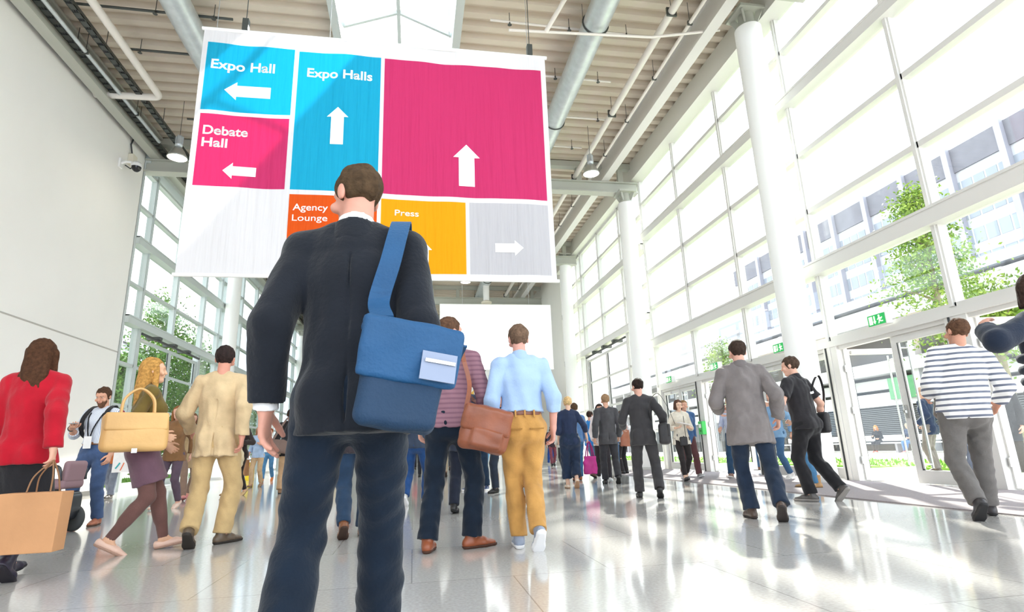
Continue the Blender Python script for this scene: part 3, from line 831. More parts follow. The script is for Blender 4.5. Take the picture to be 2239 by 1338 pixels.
tree(13.2, 10.6, 3.7, 1.5, 2.5, 'low leafy tree outside seen through the open door behind the striped shirt', LEAF1, 6000, leaf=.055)
tree(14.0, 23.6, 5.2, 1.1, 2.6, 'small tree outside beyond the grey coated man', LEAF1, 4000, leaf=.06)
for k, (x, y, h, cr) in enumerate(((-12.0, 29.2, 8.9, 1.9), (-12.0, 26.0, 5.2, 1.5), (-11.8, 32.6, 7.4, 1.9), (-12.2, 36.5, 6.2, 1.6), (-12.0, 45.0, 6.6, 1.8), (-11.6, 22.8, 4.2, 1.3), (-12.0, 40.5, 6.0, 1.7))):
    tree(x, y, h, cr, 1.0, ['tall green tree outside the left glass gate', 'green tree outside against the edge of the white wall', 'bushy green tree outside right of the left gate', 'green tree outside behind the beige suited walker', 'green tree outside far down the left glazing', 'small green tree outside low beside the left gate', 'green tree outside between the left columns'][k], LEAF2, 9000, leaf=.085)

# buildings outside
BW = mat('facade_white', '#b9b8bb', rough=0.7); BG = mat('facade_grey', '#737178', rough=0.7, vary=.08, vscale=1.2); BWIN = mat('facade_window', '#8b9099', rough=0.25, spec=.6); BP = mat('facade_pilaster', '#a09da6', rough=.6); BD = mat('facade_shade', '#5b5959', rough=.8)
def office(label, x, y0, y1, zt, sgn, pitch, z_lo, group=None):
    """long office block facing the hall: parapet band, rows of windows, pilasters"""
    t = thing('office_building', label, 'building', (x, y0, 0))
    L = y1 - y0
    MB().box(0, 10 * sgn, 0, L, -.3, zt - .1).build('wall', BW, t)
    MB().box(-.12 * sgn, 0, 0, L, zt - 1.9, zt).build('parapet', BG, t)
    z = zt - 2.7; rows = 0
    while z - 1.15 > z_lo and rows < 12:
        m = MB(); y = 0.25
        while y < L - 1:
            m.box(-.03 * sgn, .02 * sgn, y, y + .78, z - 1.1, z); y += .92
        o = m.build('window', BWIN, t); z -= 1.9; rows += 1
    m = None; y = 0
    while y <= L:
        MB().box(-.45 * sgn, 0, y - .22, y + .22, -.3, zt + .1).build('pilaster', BP, t); y += pitch
    return t
office('tall white office block with grey parapet and pilasters outside right', 40.0, 16, 62, 21.6, 1, 2.9 * 1.4, 8.5)
def lowblock():
    t = thing('terrace_building', 'low white terrace building with dark louvres behind the outdoor bench', 'building', (25.0, 0, 0))
    MB().box(.8, 12, 2, 70, -.3, 7.0).build('wall', BD, t)
    for z0, z1, x in ((6.65, 7.5, -.6), (3.95, 4.6, -.5), (2.3, 3.0, -.2), (3.2, 3.75, .1), (7.9, 8.4, 0)):
        MB().box(x, 12, 2, 70, z0, z1).build('fascia', BW, t)
    for y in range(4, 70, 5): MB().box(-.35, .05, y - .15, y + .15, -.02, 7.6).build('post', BW, t)
    q = MB()
    for k in range(14): q.box(-.15, -.08, 2, 70, .85 + k * .1, .90 + k * .1)
    q.build('louvre', mat('louvre_dark', '#5d5f63', rough=.5), t)
    MB().box(-.3, .3, 24.2, 25.9, 2.6, 3.7).build('sign', mat('sign_green', '#4c8a5c'), t)
    for y in (22.5, 29, 35): MB().box(-.3, .2, y, y + 1.3, 5.6, 5.75).build('lamp_strip', mat('warm_strip', '#ffd9a0', emit='#ffcf80', estr=1.2), t)
lowblock()
t = thing('office_building', 'white office building with balconies outside beyond the exit signs', 'building', (42, 64, 0))
MB().box(0, 20, 0, 20, -.3, 17).build('wall', BW, t)
for r in range(5):
    MB().box(-.05, .3, 1.0, 18, 4 + r * 2.7, 5.3 + r * 2.7).build('window', BWIN, t)
    MB().box(-.9, 0, .5, 19, 3.5 + r * 2.7, 3.9 + r * 2.7).build('balcony', BW, t)
t = thing('office_building', 'white building with louvred facade outside behind the left columns', 'building', (-24, 20, 0))
MB().box(-12, 0, 0, 60, -.3, 11.5).build('wall', BW, t)
q = MB()
for k in range(36): q.box(0, .12, 2, 58, 1.5 + k * .26, 1.58 + k * .26)
q.build('louvre', mat('louvre_light', '#c4ccd0', rough=.6), t)
MB().box(0, .3, 0, 60, 10.6, 11.8).build('parapet', BP, t)
for y in range(2, 60, 7): MB().box(-.1, .35, y - .2, y + .2, -.3, 11.5).build('pilaster', BP, t)
# outdoor bench
t = thing('bench', 'long white bench outside in front of the dark louvres', 'bench', (22.6, 24.2, 0))
MB().box(-.28, .28, -6, 8, .40, .46).build('seat', mat('bench_white', '#e9e9e9', rough=.5), t, bevel=.01)
MB().box(.24, .30, -6, 8, .52, .80).build('backrest', MATS['bench_white'], t)
for y in (-5.5, -3, -.5, 2, 4.5, 7.2): MB().box(-.22, .22, y - .06, y + .06, -.02, .40).build('leg', BP, t)

# ================================================================== SHAPES BY DISTANCE FIELD (bodies, clothes, bags)
f32 = np.float32
def A3(*p): return np.array(p[0] if len(p) == 1 else p, dtype=np.float64)
def nrm(v): return v / (np.linalg.norm(v) + 1e-12)

class Prim:
    def __init__(s, lo, hi, fn, k=None, op='add'): s.lo = lo; s.hi = hi; s.fn = fn; s.k = k; s.op = op

def rc(a, b, ra, rb=None, flat=(0, 0), k=None, op='add'):
    """round cone a->b; flat ends optional"""
    a, b = A3(a), A3(b); rb = ra if rb is None else rb
    L = np.linalg.norm(b - a) + 1e-9; d = (b - a) / L; R = max(ra, rb)
    def fn(X, Y, Z):
        px, py, pz = X - a[0], Y - a[1], Z - a[2]
        h = px * d[0] + py * d[1] + pz * d[2]
        t = np.clip(h / L, 0, 1); r = ra + (rb - ra) * t
        hx_ = t * L
        q = np.sqrt((px - d[0] * hx_) ** 2 + (py - d[1] * hx_) ** 2 + (pz - d[2] * hx_) ** 2) - r
        if flat[0] or flat[1]:
            rad = np.sqrt(np.maximum(px * px + py * py + pz * pz - h * h, 0)) - r
            if flat[0]: q = np.where(h < 0, np.maximum(rad, -h), q); q = np.maximum(q, -h)
            if flat[1]: q = np.maximum(q, h - L)
        return q
    return Prim(np.minimum(a, b) - R, np.maximum(a, b) + R, fn, k, op)

def ec(a, b, u, r0, r1, flat=(0, 0), k=None, op='add'):
    """elliptical cone a->b; u = wide axis, r0/r1 = (wide, deep) radii"""
    a, b = A3(a), A3(b); L = np.linalg.norm(b - a) + 1e-9; d = (b - a) / L
    u = A3(u); u = nrm(u - d * (u @ d)); w = np.cross(d, u); R = max(max(r0), max(r1))
    def fn(X, Y, Z):
        px, py, pz = X - a[0], Y - a[1], Z - a[2]
        h = px * d[0] + py * d[1] + pz * d[2]
        t = np.clip(h / L, 0, 1); ru = r0[0] + (r1[0] - r0[0]) * t; rw = r0[1] + (r1[1] - r0[1]) * t
        cu = px * u[0] + py * u[1] + pz * u[2]; cw = px * w[0] + py * w[1] + pz * w[2]
        mn = np.minimum(ru, rw); ov = h - t * L
        if flat[0]: ov = np.where(h < 0, 0, ov)
        if flat[1]: ov = np.where(h > L, 0, ov)
        q0 = np.sqrt((cu / ru) ** 2 + (cw / rw) ** 2 + (ov / mn) ** 2)
        g = np.sqrt((cu / ru ** 2) ** 2 + (cw / rw ** 2) ** 2 + (ov / mn ** 2) ** 2) + 1e-6
        q = q0 * (q0 - 1) / g
        q = np.where(q0 < .3, -mn * .7, q)
        if flat[0]: q = np.maximum(q, -h)
        if flat[1]: q = np.maximum(q, h - L)
        return q
    return Prim(np.minimum(a, b) - R, np.maximum(a, b) + R, fn, k, op)

def el(c, r, M=None, k=None, op='add'):
    """ellipsoid, columns of M = its axes"""
    c = A3(c); M = np.eye(3) if M is None else np.array(M); R = max(r)
    def fn(X, Y, Z):
        px, py, pz = X - c[0], Y - c[1], Z - c[2]; q0 = 0; g = 0
        for i in range(3):
            t = px * M[0, i] + py * M[1, i] + pz * M[2, i]
            q0 = q0 + (t / r[i]) ** 2; g = g + (t / r[i] ** 2) ** 2
        q0 = np.sqrt(q0); g = np.sqrt(g) + 1e-6
        return np.where(q0 < .3, -min(r) * .7, q0 * (q0 - 1) / g)
    return Prim(c - R, c + R, fn, k, op)

def rbox(c, half, rad, M=None, k=None, op='add'):
    c = A3(c); M = np.eye(3) if M is None else np.array(M); hb = [max(h - rad, 1e-4) for h in half]; R = sqrt(sum(h * h for h in half))
    def fn(X, Y, Z):
        px, py, pz = X - c[0], Y - c[1], Z - c[2]
        q = []
        for i in range(3): q.append(np.abs(px * M[0, i] + py * M[1, i] + pz * M[2, i]) - hb[i])
        o = np.sqrt(np.maximum(q[0], 0) ** 2 + np.maximum(q[1], 0) ** 2 + np.maximum(q[2], 0) ** 2)
        return o + np.minimum(np.maximum(q[0], np.maximum(q[1], q[2])), 0) - rad
    return Prim(c - R, c + R, fn, k, op)

def cut(p, n, lo=None, hi=None):
    """remove everything on the +n side of the plane through p (optionally only inside a box)"""
    p, n = A3(p), nrm(A3(n))
    fn = lambda X, Y, Z: -((X - p[0]) * n[0] + (Y - p[1]) * n[1] + (Z - p[2]) * n[2])
    return Prim(None if lo is None else A3(lo), None if hi is None else A3(hi), fn, 0.0, 'cut')

def folds(amp, seed, wl=.09, n=7, stretch=(1, 1, 1)):
    rg = np.random.default_rng(seed); ks = []
    for i in range(n):
        d = nrm(rg.normal(0, 1, 3)) * 2 * pi / (wl * rg.uniform(.7, 1.8)); ks.append((d * np.array(stretch), rg.uniform(0, 6.28)))
    def fn(X, Y, Z):
        q = 0
        for d, ph in ks: q = q + np.sin(X * f32(d[0]) + Y * f32(d[1]) + Z * f32(d[2]) + f32(ph))
        return q * f32(amp / sqrt(n))
    return fn

def solidify(prims, res, k=.03, noise=None):
    adds = [p for p in prims if p.op == 'add']
    lo = np.min([p.lo for p in adds], axis=0) - 3 * res - .012; hi = np.max([p.hi for p in adds], axis=0) + 3 * res + .012
    n = np.ceil((hi - lo) / res).astype(int) + 1
    ax = [(lo[i] + res * np.arange(n[i])).astype(f32) for i in range(3)]
    G = np.full(n, .2, f32)
    for p in prims:
        kk = k if p.k is None else p.k; pad = kk + 3 * res
        if p.lo is None: s = [(0, n[i]) for i in range(3)]
        else: s = [(max(0, int((p.lo[i] - pad - lo[i]) / res)), min(n[i], int((p.hi[i] + pad - lo[i]) / res) + 2)) for i in range(3)]
        if any(b <= a for a, b in s): continue
        X = ax[0][s[0][0]:s[0][1], None, None]; Y = ax[1][None, s[1][0]:s[1][1], None]; Z = ax[2][None, None, s[2][0]:s[2][1]]
        d = np.asarray(p.fn(X, Y, Z), dtype=f32)
        sl = (slice(*s[0]), slice(*s[1]), slice(*s[2])); c = G[sl]
        if p.op == 'add':
            m = np.minimum(c, d)
            if kk > 0:
                h = np.maximum(kk - np.abs(c - d), 0) / kk; m = m - h * h * f32(kk * .25)
            G[sl] = m
        elif p.op == 'sub':
            m = np.maximum(c, -d)
            if kk > 0:
                h = np.maximum(kk - np.abs(c + d), 0) / kk; m = m + h * h * f32(kk * .25)
            G[sl] = m
        else:
            G[sl] = np.maximum(c, -d)
    if noise is not None:
        near = np.abs(G) < .03
        ii = np.nonzero(near)
        G[ii] += noise(ax[0][ii[0]], ax[1][ii[1]], ax[2][ii[2]]).astype(f32)
    # surface nets
    S = G < 0
    c = np.zeros(np.array(n) - 1, np.int8)
    for dx in (0, 1):
        for dy in (0, 1):
            for dz in (0, 1): c += S[dx:n[0] - 1 + dx, dy:n[1] - 1 + dy, dz:n[2] - 1 + dz]
    act = (c > 0) & (c < 8)
    I, J, K = np.nonzero(act); N = len(I)
    idx = np.full(c.shape, -1, np.int32); idx[I, J, K] = np.arange(N)
    P = np.zeros((N, 3), f32); W = np.zeros(N, f32)
    cr = [(x, y, z) for x in (0, 1) for y in (0, 1) for z in (0, 1)]
    V = {q: G[I + q[0], J + q[1], K + q[2]] for q in cr}
    for q in cr:
        for a in range(3):
            if q[a] == 0:
                r = list(q); r[a] = 1; r = tuple(r); g0, g1 = V[q], V[r]
                m = (g0 < 0) != (g1 < 0)
                t = np.where(m, g0 / np.where(m, g0 - g1, 1), 0)
                for b in range(3): P[:, b] += np.where(m, q[b] + (t if b == a else 0), 0)
                W += m
    P /= W[:, None]
    P = (P + np.stack([I, J, K], 1)) * res + lo
    F = []
    for a in range(3):
        sa = [slice(1, n[i] - 1) for i in range(3)]; sa[a] = slice(0, n[a] - 1)
        sb = list(sa); sb[a] = slice(1, n[a])
        A, B = S[tuple(sa)], S[tuple(sb)]
        e = np.nonzero(A != B)
        if not len(e[0]): continue
        off = [1, 1, 1]; off[a] = 0
        i0 = [e[i] + off[i] for i in range(3)]
        b1, b2 = (a + 1) % 3, (a + 2) % 3
        def at(d1, d2):
            q = [i0[0].copy(), i0[1].copy(), i0[2].copy()]; q[b1] -= d1; q[b2] -= d2
            return idx[q[0], q[1], q[2]]
        Q = np.stack([at(1, 1), at(0, 1), at(0, 0), at(1, 0)], 1)
        fl = ~A[e]
        Q[fl] = Q[fl][:, ::-1]
        F.append(Q)
    F = np.concatenate(F)
    F = F[(F >= 0).all(1)]
    return P, F

def np_mesh(name, P, F, m, parent=None, smooth=True):
    me = bpy.data.meshes.new(name)
    me.vertices.add(len(P)); me.vertices.foreach_set('co', np.asarray(P, f32).ravel())
    me.loops.add(len(F) * 4); me.loops.foreach_set('vertex_index', F.astype(np.int32).ravel())
    me.polygons.add(len(F)); me.polygons.foreach_set('loop_start', np.arange(0, 4 * len(F), 4, dtype=np.int32))
    try: me.polygons.foreach_set('loop_total', np.full(len(F), 4, np.int32))
    except Exception: pass
    me.update(calc_edges=True); me.validate()
    me.polygons.foreach_set('use_smooth', [smooth] * len(me.polygons))
    me.materials.append(m)
    return link_mesh(name, me, None, parent)

def sdf_obj(name, prims, res, m, parent, k=.03, noise=None):
    P, F = solidify(prims, res, k, noise)
    return np_mesh(name, P, F, m, parent)

# ================================================================== PEOPLE
def ik2(a, b, l1, l2, hint):
    a, b, hint = A3(a), A3(b), A3(hint); d = b - a; L = np.linalg.norm(d); u = d / L
    L = min(L, (l1 + l2) * .998); L = max(L, abs(l1 - l2) + .02); b = a + u * L
    x = (l1 * l1 - l2 * l2 + L * L) / (2 * L); h = sqrt(max(0, l1 * l1 - x * x))
    return a + u * x + nrm(hint - u * (hint @ u)) * h, b
def Rx(a): c, s = cos(a), sin(a); return np.array([[1, 0, 0], [0, c, -s], [0, s, c]])
def Ry(a): c, s = cos(a), sin(a); return np.array([[c, 0, s], [0, 1, 0], [-s, 0, c]])
def Rz(a): c, s = cos(a), sin(a); return np.array([[c, -s, 0], [s, c, 0], [0, 0, 1]])

def foot_frame(x, y, pitch, yaw, s):
    """pitch > 0 heel raised about the ball, < 0 toes raised about the heel"""
    R = Rz(radians(yaw)); p = radians(pitch)
    piv = A3(0, .13 if pitch > 0 else -.06, 0) * s
    M = R @ Rx(-p)
    o = R @ (A3(x, y, 0) * s / s) * 1.0
    org = A3(x, y, 0) * s + R @ (piv - Rx(-p) @ piv)
    return org, M           # world = org + M @ local

ARMS = {
    'hang': ((.07, .03, -.545), (.04, .05, -.54)), 'fwd': ((.05, .22, -.47), (.05, .22, -.47)), 'back': ((.08, -.20, -.48), (.08, -.20, -.48)),
}
class Sk: pass

def skeleton(H, female=False, feet=((.09, 0, 0, -6), (-.09, 0, 0, 6)), arms=('hang', 'hang'), lean=0, twist=0, head=(0, 0), hs=1.0, fat=1.0, elbow=None, hip=None, tilt=0):
    """right limb first. arms: name or (x out, y fwd, z) wrist offsets from the shoulder, in units of a 1.78 m body"""
    K = Sk(); s = H / 1.78; K.s = s; K.female = female; K.fat = fat
    sw = .150 if female else .174; hw = .090
    K.feet = [foot_frame(f[0], f[1], f[2], f[3], s) for f in feet]
    ank = [o + M @ (A3(0, 0, .085) * s) for o, M in K.feet]
    pz = .935 * s if hip is None else hip * s
    if hip is None:
        for sg, a in zip((1, -1), ank):
            dx, dy = a[0] - sg * hw * s, a[1]
            mx = .852 * s * .996
            pz = min(pz, a[2] + sqrt(max(.05, mx * mx - dx * dx - dy * dy)) + .02 * s)
    K.pel = A3(0, 0, pz)
    Rt = Rx(radians(-lean)) @ Ry(radians(tilt)) @ Rz(radians(twist)); K.Rt = Rt
    K.tor = lambda x, y, z: K.pel + Rt @ (A3(x, y, z) * s)
    K.hip = [K.pel + A3(sg * hw, 0, -.02) * s for sg in (1, -1)]
    K.ank = []; K.knee = []
    for i, sg in enumerate((1, -1)):
        yaw = radians(feet[i][3])
        kn, an = ik2(K.hip[i], ank[i], .435 * s, .417 * s, A3(sg * .06 - sin(yaw), 1, .0))
        K.knee.append(kn); K.ank.append(an)
    K.sh = [K.tor(sg * sw, -.005, .480) for sg in (1, -1)]
    K.el = []; K.wr = []; K.hd = []
    for i, sg in enumerate((1, -1)):
        a = arms[i]; hd = None
        if isinstance(a, str): a = ARMS[a][i]
        if len(a) > 3: hd = A3(a[3]); a = a[:3]
        off = A3(sg * a[0], a[1], a[2]) * s
        h = A3(sg * .35, -1, -.15) if elbow is None or elbow[i] is None else A3(elbow[i])
        e, w = ik2(K.sh[i], K.sh[i] + Rz(radians(twist)) @ off, .30 * s, .265 * s, h)
        K.el.append(e); K.wr.append(w); K.hd.append(nrm(w - e) if hd is None else nrm(hd))
    K.nk = K.tor(0, -.015, .555)
    K.Rh = Rt @ Rz(radians(head[0])) @ Rx(radians(head[1]))
    K.hc = K.nk + Rt @ (A3(0, .018, .075) * s) + K.Rh @ (A3(0, .0, .075) * s * hs)
    K.H = lambda x, y, z: K.hc + K.Rh @ (A3(x, y, z) * s * hs); K.hs = hs
    K.sw = sw
    return K

def body_prims(K, fine=True, arms_only_hands=False, curl=(35, 35), grip=(None, None)):
    s = K.s; T = K.tor; fm = K.female; f = K.fat; X = K.Rt @ A3(1, 0, 0); P = []
    pw, ww, cw = (.144, .102, .118) if fm else (.138, .114, .136)
    P += [ec(T(0, -.01, -.04), T(0, -.005, .04), X, (pw * f * s, .098 * f * s), (pw * f * .98 * s, .094 * f * s)),
          ec(T(0, -.005, .04), T(0, 0, .16), X, (pw * f * .97 * s, .092 * f * s), (ww * f * s, .082 * f * s)),
          ec(T(0, 0, .16), T(0, .0, .36), X, (ww * f * s, .082 * f * s), (cw * f * s, .098 * f * s)),
          ec(T(0, .0, .36), T(0, -.01, .46), X, (cw * f * s, .098 * f * s), (.12 * s, .078 * s)),
          rc(K.sh[0], K.sh[1], .050 * s), rc(K.sh[0], T(.04, -.015, .515), .044 * s, .04 * s), rc(K.sh[1], T(-.04, -.015, .515), .044 * s, .04 * s),
          rc(T(0, -.02, .53), K.H(0, -.012, -.05), .056 * s * (.9 if fm else 1), .052 * s * (.9 if fm else 1), k=.02)]
    if fm: P += [el(T(sg * .062, .085, .335), (.058 * s, .05 * s, .058 * s)) for sg in (1, -1)]
    # head
    U = K.Rh @ A3(1, 0, 0)
    hs = K.hs
    P += [el(K.H(0, -.012, .03), (.075 * s * hs, .094 * s * hs, .090 * s * hs), K.Rh, k=.01),
          ec(K.H(0, .022, .02), K.H(0, .046, -.085), U, (.066 * s * hs, .070 * s * hs), (.036 * s * hs, .040 * s * hs), k=.02)]
    if fine:
        P += [rc(K.H(0, .092, .012), K.H(0, .110, -.026), .008 * s, .0105 * s, k=.010), rc(K.H(-.008, .100, -.029), K.H(.008, .100, -.029), .0085 * s, k=.008), el(K.H(0, .088, -.055), (.026 * s, .012 * s, .014 * s), K.Rh, k=.01),
              el(K.H(0, .078, .030), (.045 * s, .020 * s, .012 * s), K.Rh, k=.02), el(K.H(0, .074, -.096), (.018 * s, .016 * s, .014 * s), K.Rh, k=.02)]
        for sg in (1, -1):
            P += [el(K.H(sg * .031, .101, .008), (.017 * s, .012 * s, .011 * s), K.Rh, k=.012, op='sub'),
                  el(K.H(sg * .077, -.008, -.004), (.010 * s, .020 * s, .032 * s), K.Rh, k=.008), el(K.H(sg * .05, .072, -.03), (.02 * s, .018 * s, .02 * s), K.Rh, k=.02)]
    else:
        P += [rc(K.H(0, .090, .012), K.H(0, .106, -.026), .010 * s, .012 * s, k=.012)] + [el(K.H(sg * .077, -.008, -.004), (.012 * s, .020 * s, .032 * s), K.Rh, k=.008) for sg in (1, -1)]
    # arms
    af = (.86 if fm else 1) * (.5 + .5 * f)
    for i in (0, 1):
        P += [rc(K.sh[i], K.el[i], .048 * s * af, .039 * s * af, k=.02), rc(K.el[i], K.wr[i], .038 * s * af, .026 * s * af, k=.02),
              el(K.el[i] * .7 + K.wr[i] * .3, (.041 * s * af,) * 3, k=.02)]
        P += hand_prims(K, i, curl[i], fine, grip[i])
    # legs
    for i in (0, 1):
        P += [rc(K.hip[i], K.knee[i], .076 * s * f, .052 * s), rc(K.knee[i], K.ank[i], .050 * s, .036 * s),
              rc(K.knee[i] * .8 + K.ank[i] * .2 + A3(0, -.018, 0) * s, K.knee[i] * .5 + K.ank[i] * .5 + A3(0, -.012, 0) * s, .050 * s, .044 * s)]
        o, M = K.feet[i]; q = lambda x, y, z: o + M @ (A3(x, y, z) * s)
        P += [rc(K.ank[i], q(0, .08, .045), .032 * s, .018 * s), rc(q(0, -.025, .048), q(0, .12, .04), .020 * s, .014 * s)]
    P += [el(T(sg * .072, -.055, -.045), (.074 * s * f, .054 * s * f, .078 * s * f)) for sg in (1, -1)]
    return P

def hand_prims(K, i, curl, fine, grip=None):
    s = K.s * (.92 if K.female else 1.0); sg = (1, -1)[i]
    W = K.wr[i]; D = K.hd[i]
    N = A3(-sg, 0, 0) if grip is None else A3(grip)          # palm normal
    N = N - D * (N @ D)
    if np.linalg.norm(N) < .2: N = A3(0, 0, -1) - D * (A3(0, 0, -1) @ D)
    N = nrm(N); B = nrm(np.cross(N, D)) * (1 if i == 0 else -1)   # towards the thumb
    if grip is None and B[1] < -.2: B = -B
    k0 = .012
    P = [ec(W - D * .01 * s, W + D * .085 * s, B, (.030 * s, .022 * s), (.042 * s, .015 * s), k=.015)]
    if not fine:
        C = W + D * .085 * s; c = radians(curl); D2 = D * cos(c) + N * sin(c)
        P += [ec(C, C + D2 * .07 * s, B, (.040 * s, .012 * s), (.032 * s, .010 * s), k=.02), rc(W + D * .03 * s + B * .03 * s, W + D * .085 * s + B * .055 * s + N * .02 * s, .014 * s, .010 * s, k=k0)]
        return P
    for j, (b, L) in enumerate(((.032, .070), (.011, .080), (-.010, .074), (-.030, .058))):
        p = W + D * (.088 - .006 * abs(j - 1)) * s + B * b * s; a = 0; sp = (1.5 - j) * .05
        for seg, (ln, r0, r1) in enumerate(((.45, .0098, .0092), (.32, .0092, .0086), (.26, .0086, .0072))):
            a += radians(curl * (.55, .8, .6)[seg] * (1 + .1 * j))
            d = nrm(D * cos(a) + N * sin(a) + B * sp)
            q = p + d * L * ln * s
            P.append(rc(p, q, r0 * s, r1 * s, k=.005)); p = q
    t0 = W + D * .025 * s + B * .026 * s; t1 = t0 + nrm(D * .62 + B * .7 + N * .25) * .045 * s; t2 = t1 + nrm(D * .85 + B * .3 + N * .45) * .032 * s; t3 = t2 + nrm(D * .85 + B * .05 + N * .55) * .024 * s
    P += [rc(t0, t1, .0145 * s, .012 * s, k=.012), rc(t1, t2, .0115 * s, .0105 * s, k=.004), rc(t2, t3, .0105 * s, .0085 * s, k=.004)]
    return P

# ---- garments -----------------------------------------------------
def g_top(K, e, hem, sleeve=1.0, vent=0.0, hem_w=None, loose=1.0, neck=True, sl_r=0.0):
    """torso garment. e = thickness over the body, hem = height of the lower edge over the pelvis, sleeve = 0..2 (1 = elbow, 2 = wrist)"""
    s = K.s; T = K.tor; f = K.fat; fm = K.female; X = K.Rt @ A3(1, 0, 0); P = []
    pw, ww, cw = (.158, .114, .130) if fm else (.152, .130, .151)
    pw, ww, cw = pw * f, ww * f * loose, cw * f
    hw_ = hem_w if hem_w else pw + .01
    z1 = .14
    P += [ec(T(0, -.003, hem), T(0, 0, z1), X, ((hw_ + e) * s, (.110 * f + e) * s), ((ww + e) * s, (.096 * f + e) * s), flat=(1, 0)),
          ec(T(0, 0, z1), T(0, .0, .36), X, ((ww + e) * s, (.095 * f + e) * s), ((cw + e) * s, (.108 * f + e) * s)),
          ec(T(0, .0, .36), T(0, -.008, .455), X, ((cw + e) * s, (.108 * f + e) * s), ((.142 + e * .7) * s, (.086 + e) * s)),
          rc(K.sh[0], K.sh[1], (.046 + e * .7) * s), rc(K.sh[0], T(.055, -.02, .53), (.045 + e * .7) * s, (.036 + e * .7) * s), rc(K.sh[1], T(-.055, -.02, .53), (.045 + e * .7) * s, (.036 + e * .7) * s)]
    if hem < -.03: P += [el(T(sg * .072, -.06, -.045), ((.083 * f + e * .6) * s, (.070 * f + e) * s, (.088 + e) * s)) for sg in (1, -1)] + [cut(T(0, 0, hem), K.Rt @ A3(0, 0, -1), T(-.36, -.3, hem - .2), T(.36, .3, hem))]
    if vent: P += [rbox(T(0, -.190, hem + .28), (vent * .4 * s, .070 * s, .33 * s), .002, K.Rt, op='sub', k=.010)]
    if fm: P += [el(T(sg * .062, .085, .335), ((.058 + e) * s, (.05 + e) * s, (.058 + e) * s)) for sg in (1, -1)]
    af = (.86 if fm else 1) * (.5 + .5 * f)
    for i in (0, 1):
        sl = sleeve[i] if isinstance(sleeve, (tuple, list)) else sleeve
        if sl <= 0: continue
        t = min(sl, 1.0); q = K.sh[i] + (K.el[i] - K.sh[i]) * t
        P.append(rc(K.sh[i], q, (.048 * af + e * .7 + sl_r * .4) * s, (.043 * af + e * .6 + sl_r) * s, flat=(0, 1 if sl < .99 else 0), k=.018))
        if sl > 1.0:
            q = K.el[i] + (K.wr[i] - K.el[i]) * (sl - 1)
            P.append(rc(K.el[i], q, (.043 * af + e * .6 + sl_r) * s, (.029 * af + e * .7 + sl_r + .010 * (2 - sl)) * s, flat=(0, 1), k=.018))
    return P

def g_trousers(K, e=.014, ankle=.07, top=.10, end=1.0, knee=None):
    s = K.s; T = K.tor; f = K.fat; fm = K.female; X = K.Rt @ A3(1, 0, 0)
    pw, ww = (.158, .116) if fm else (.150, .130)
    P = [ec(T(0, -.005, -.05), T(0, 0, top), X, ((pw * f + e) * s, (.108 * f + e) * s), (((pw * .35 + ww * .65) * f + e) * s, (.098 * f + e) * s), flat=(0, 1))]
    P += [el(T(sg * .072, -.060, -.05), ((.080 * f + e * .6) * s, (.063 * f + e) * s, (.086 + e) * s), k=.04) for sg in (1, -1)]
    kr = knee if knee else max(.057 + e, ankle * .94)
    for i in (0, 1):
        q = K.knee[i] + (K.ank[i] - K.knee[i]) * end
        P += [rc(K.hip[i] + A3(0, -.005, -.01) * s, K.knee[i], (.086 * f + e) * s, kr * s, k=.03), rc(K.knee[i], q, kr * s, ankle * s, flat=(0, 1), k=.02)]
        if end > .9: P.append(rc(K.knee[i] * .72 + K.ank[i] * .28 + A3(0, -.012, 0) * s, K.knee[i] * .45 + K.ank[i] * .55 + A3(0, -.01, 0) * s, (.052 + e * .7) * s, (.048 + e * .6) * s, k=.03))
    return P

def g_skirt(K, hem=-.40, w=.20, top=.09, e=.014):
    s = K.s; T = K.tor; X = K.Rt @ A3(1, 0, 0)
    mid = (K.knee[0] + K.knee[1]) / 2; lowc = K.pel + (mid - K.pel) * (abs(hem) / .45); 
    P = [ec(T(0, -.003, -.05), T(0, 0, top), X, ((.160 + e) * s, (.110 + e) * s), ((.122 + e) * s, (.096 + e) * s), flat=(0, 1)),
         ec(lowc, T(0, -.01, -.04), A3(1, 0, 0), (w * s, (w * .78) * s), ((.168 + e) * s, (.114 + e) * s), flat=(1, 0))]
    P += [el(T(sg * .072, -.062, -.05), ((.080 + e * .6) * s, (.061 + e) * s, (.086 + e) * s), k=.04) for sg in (1, -1)]
    return P

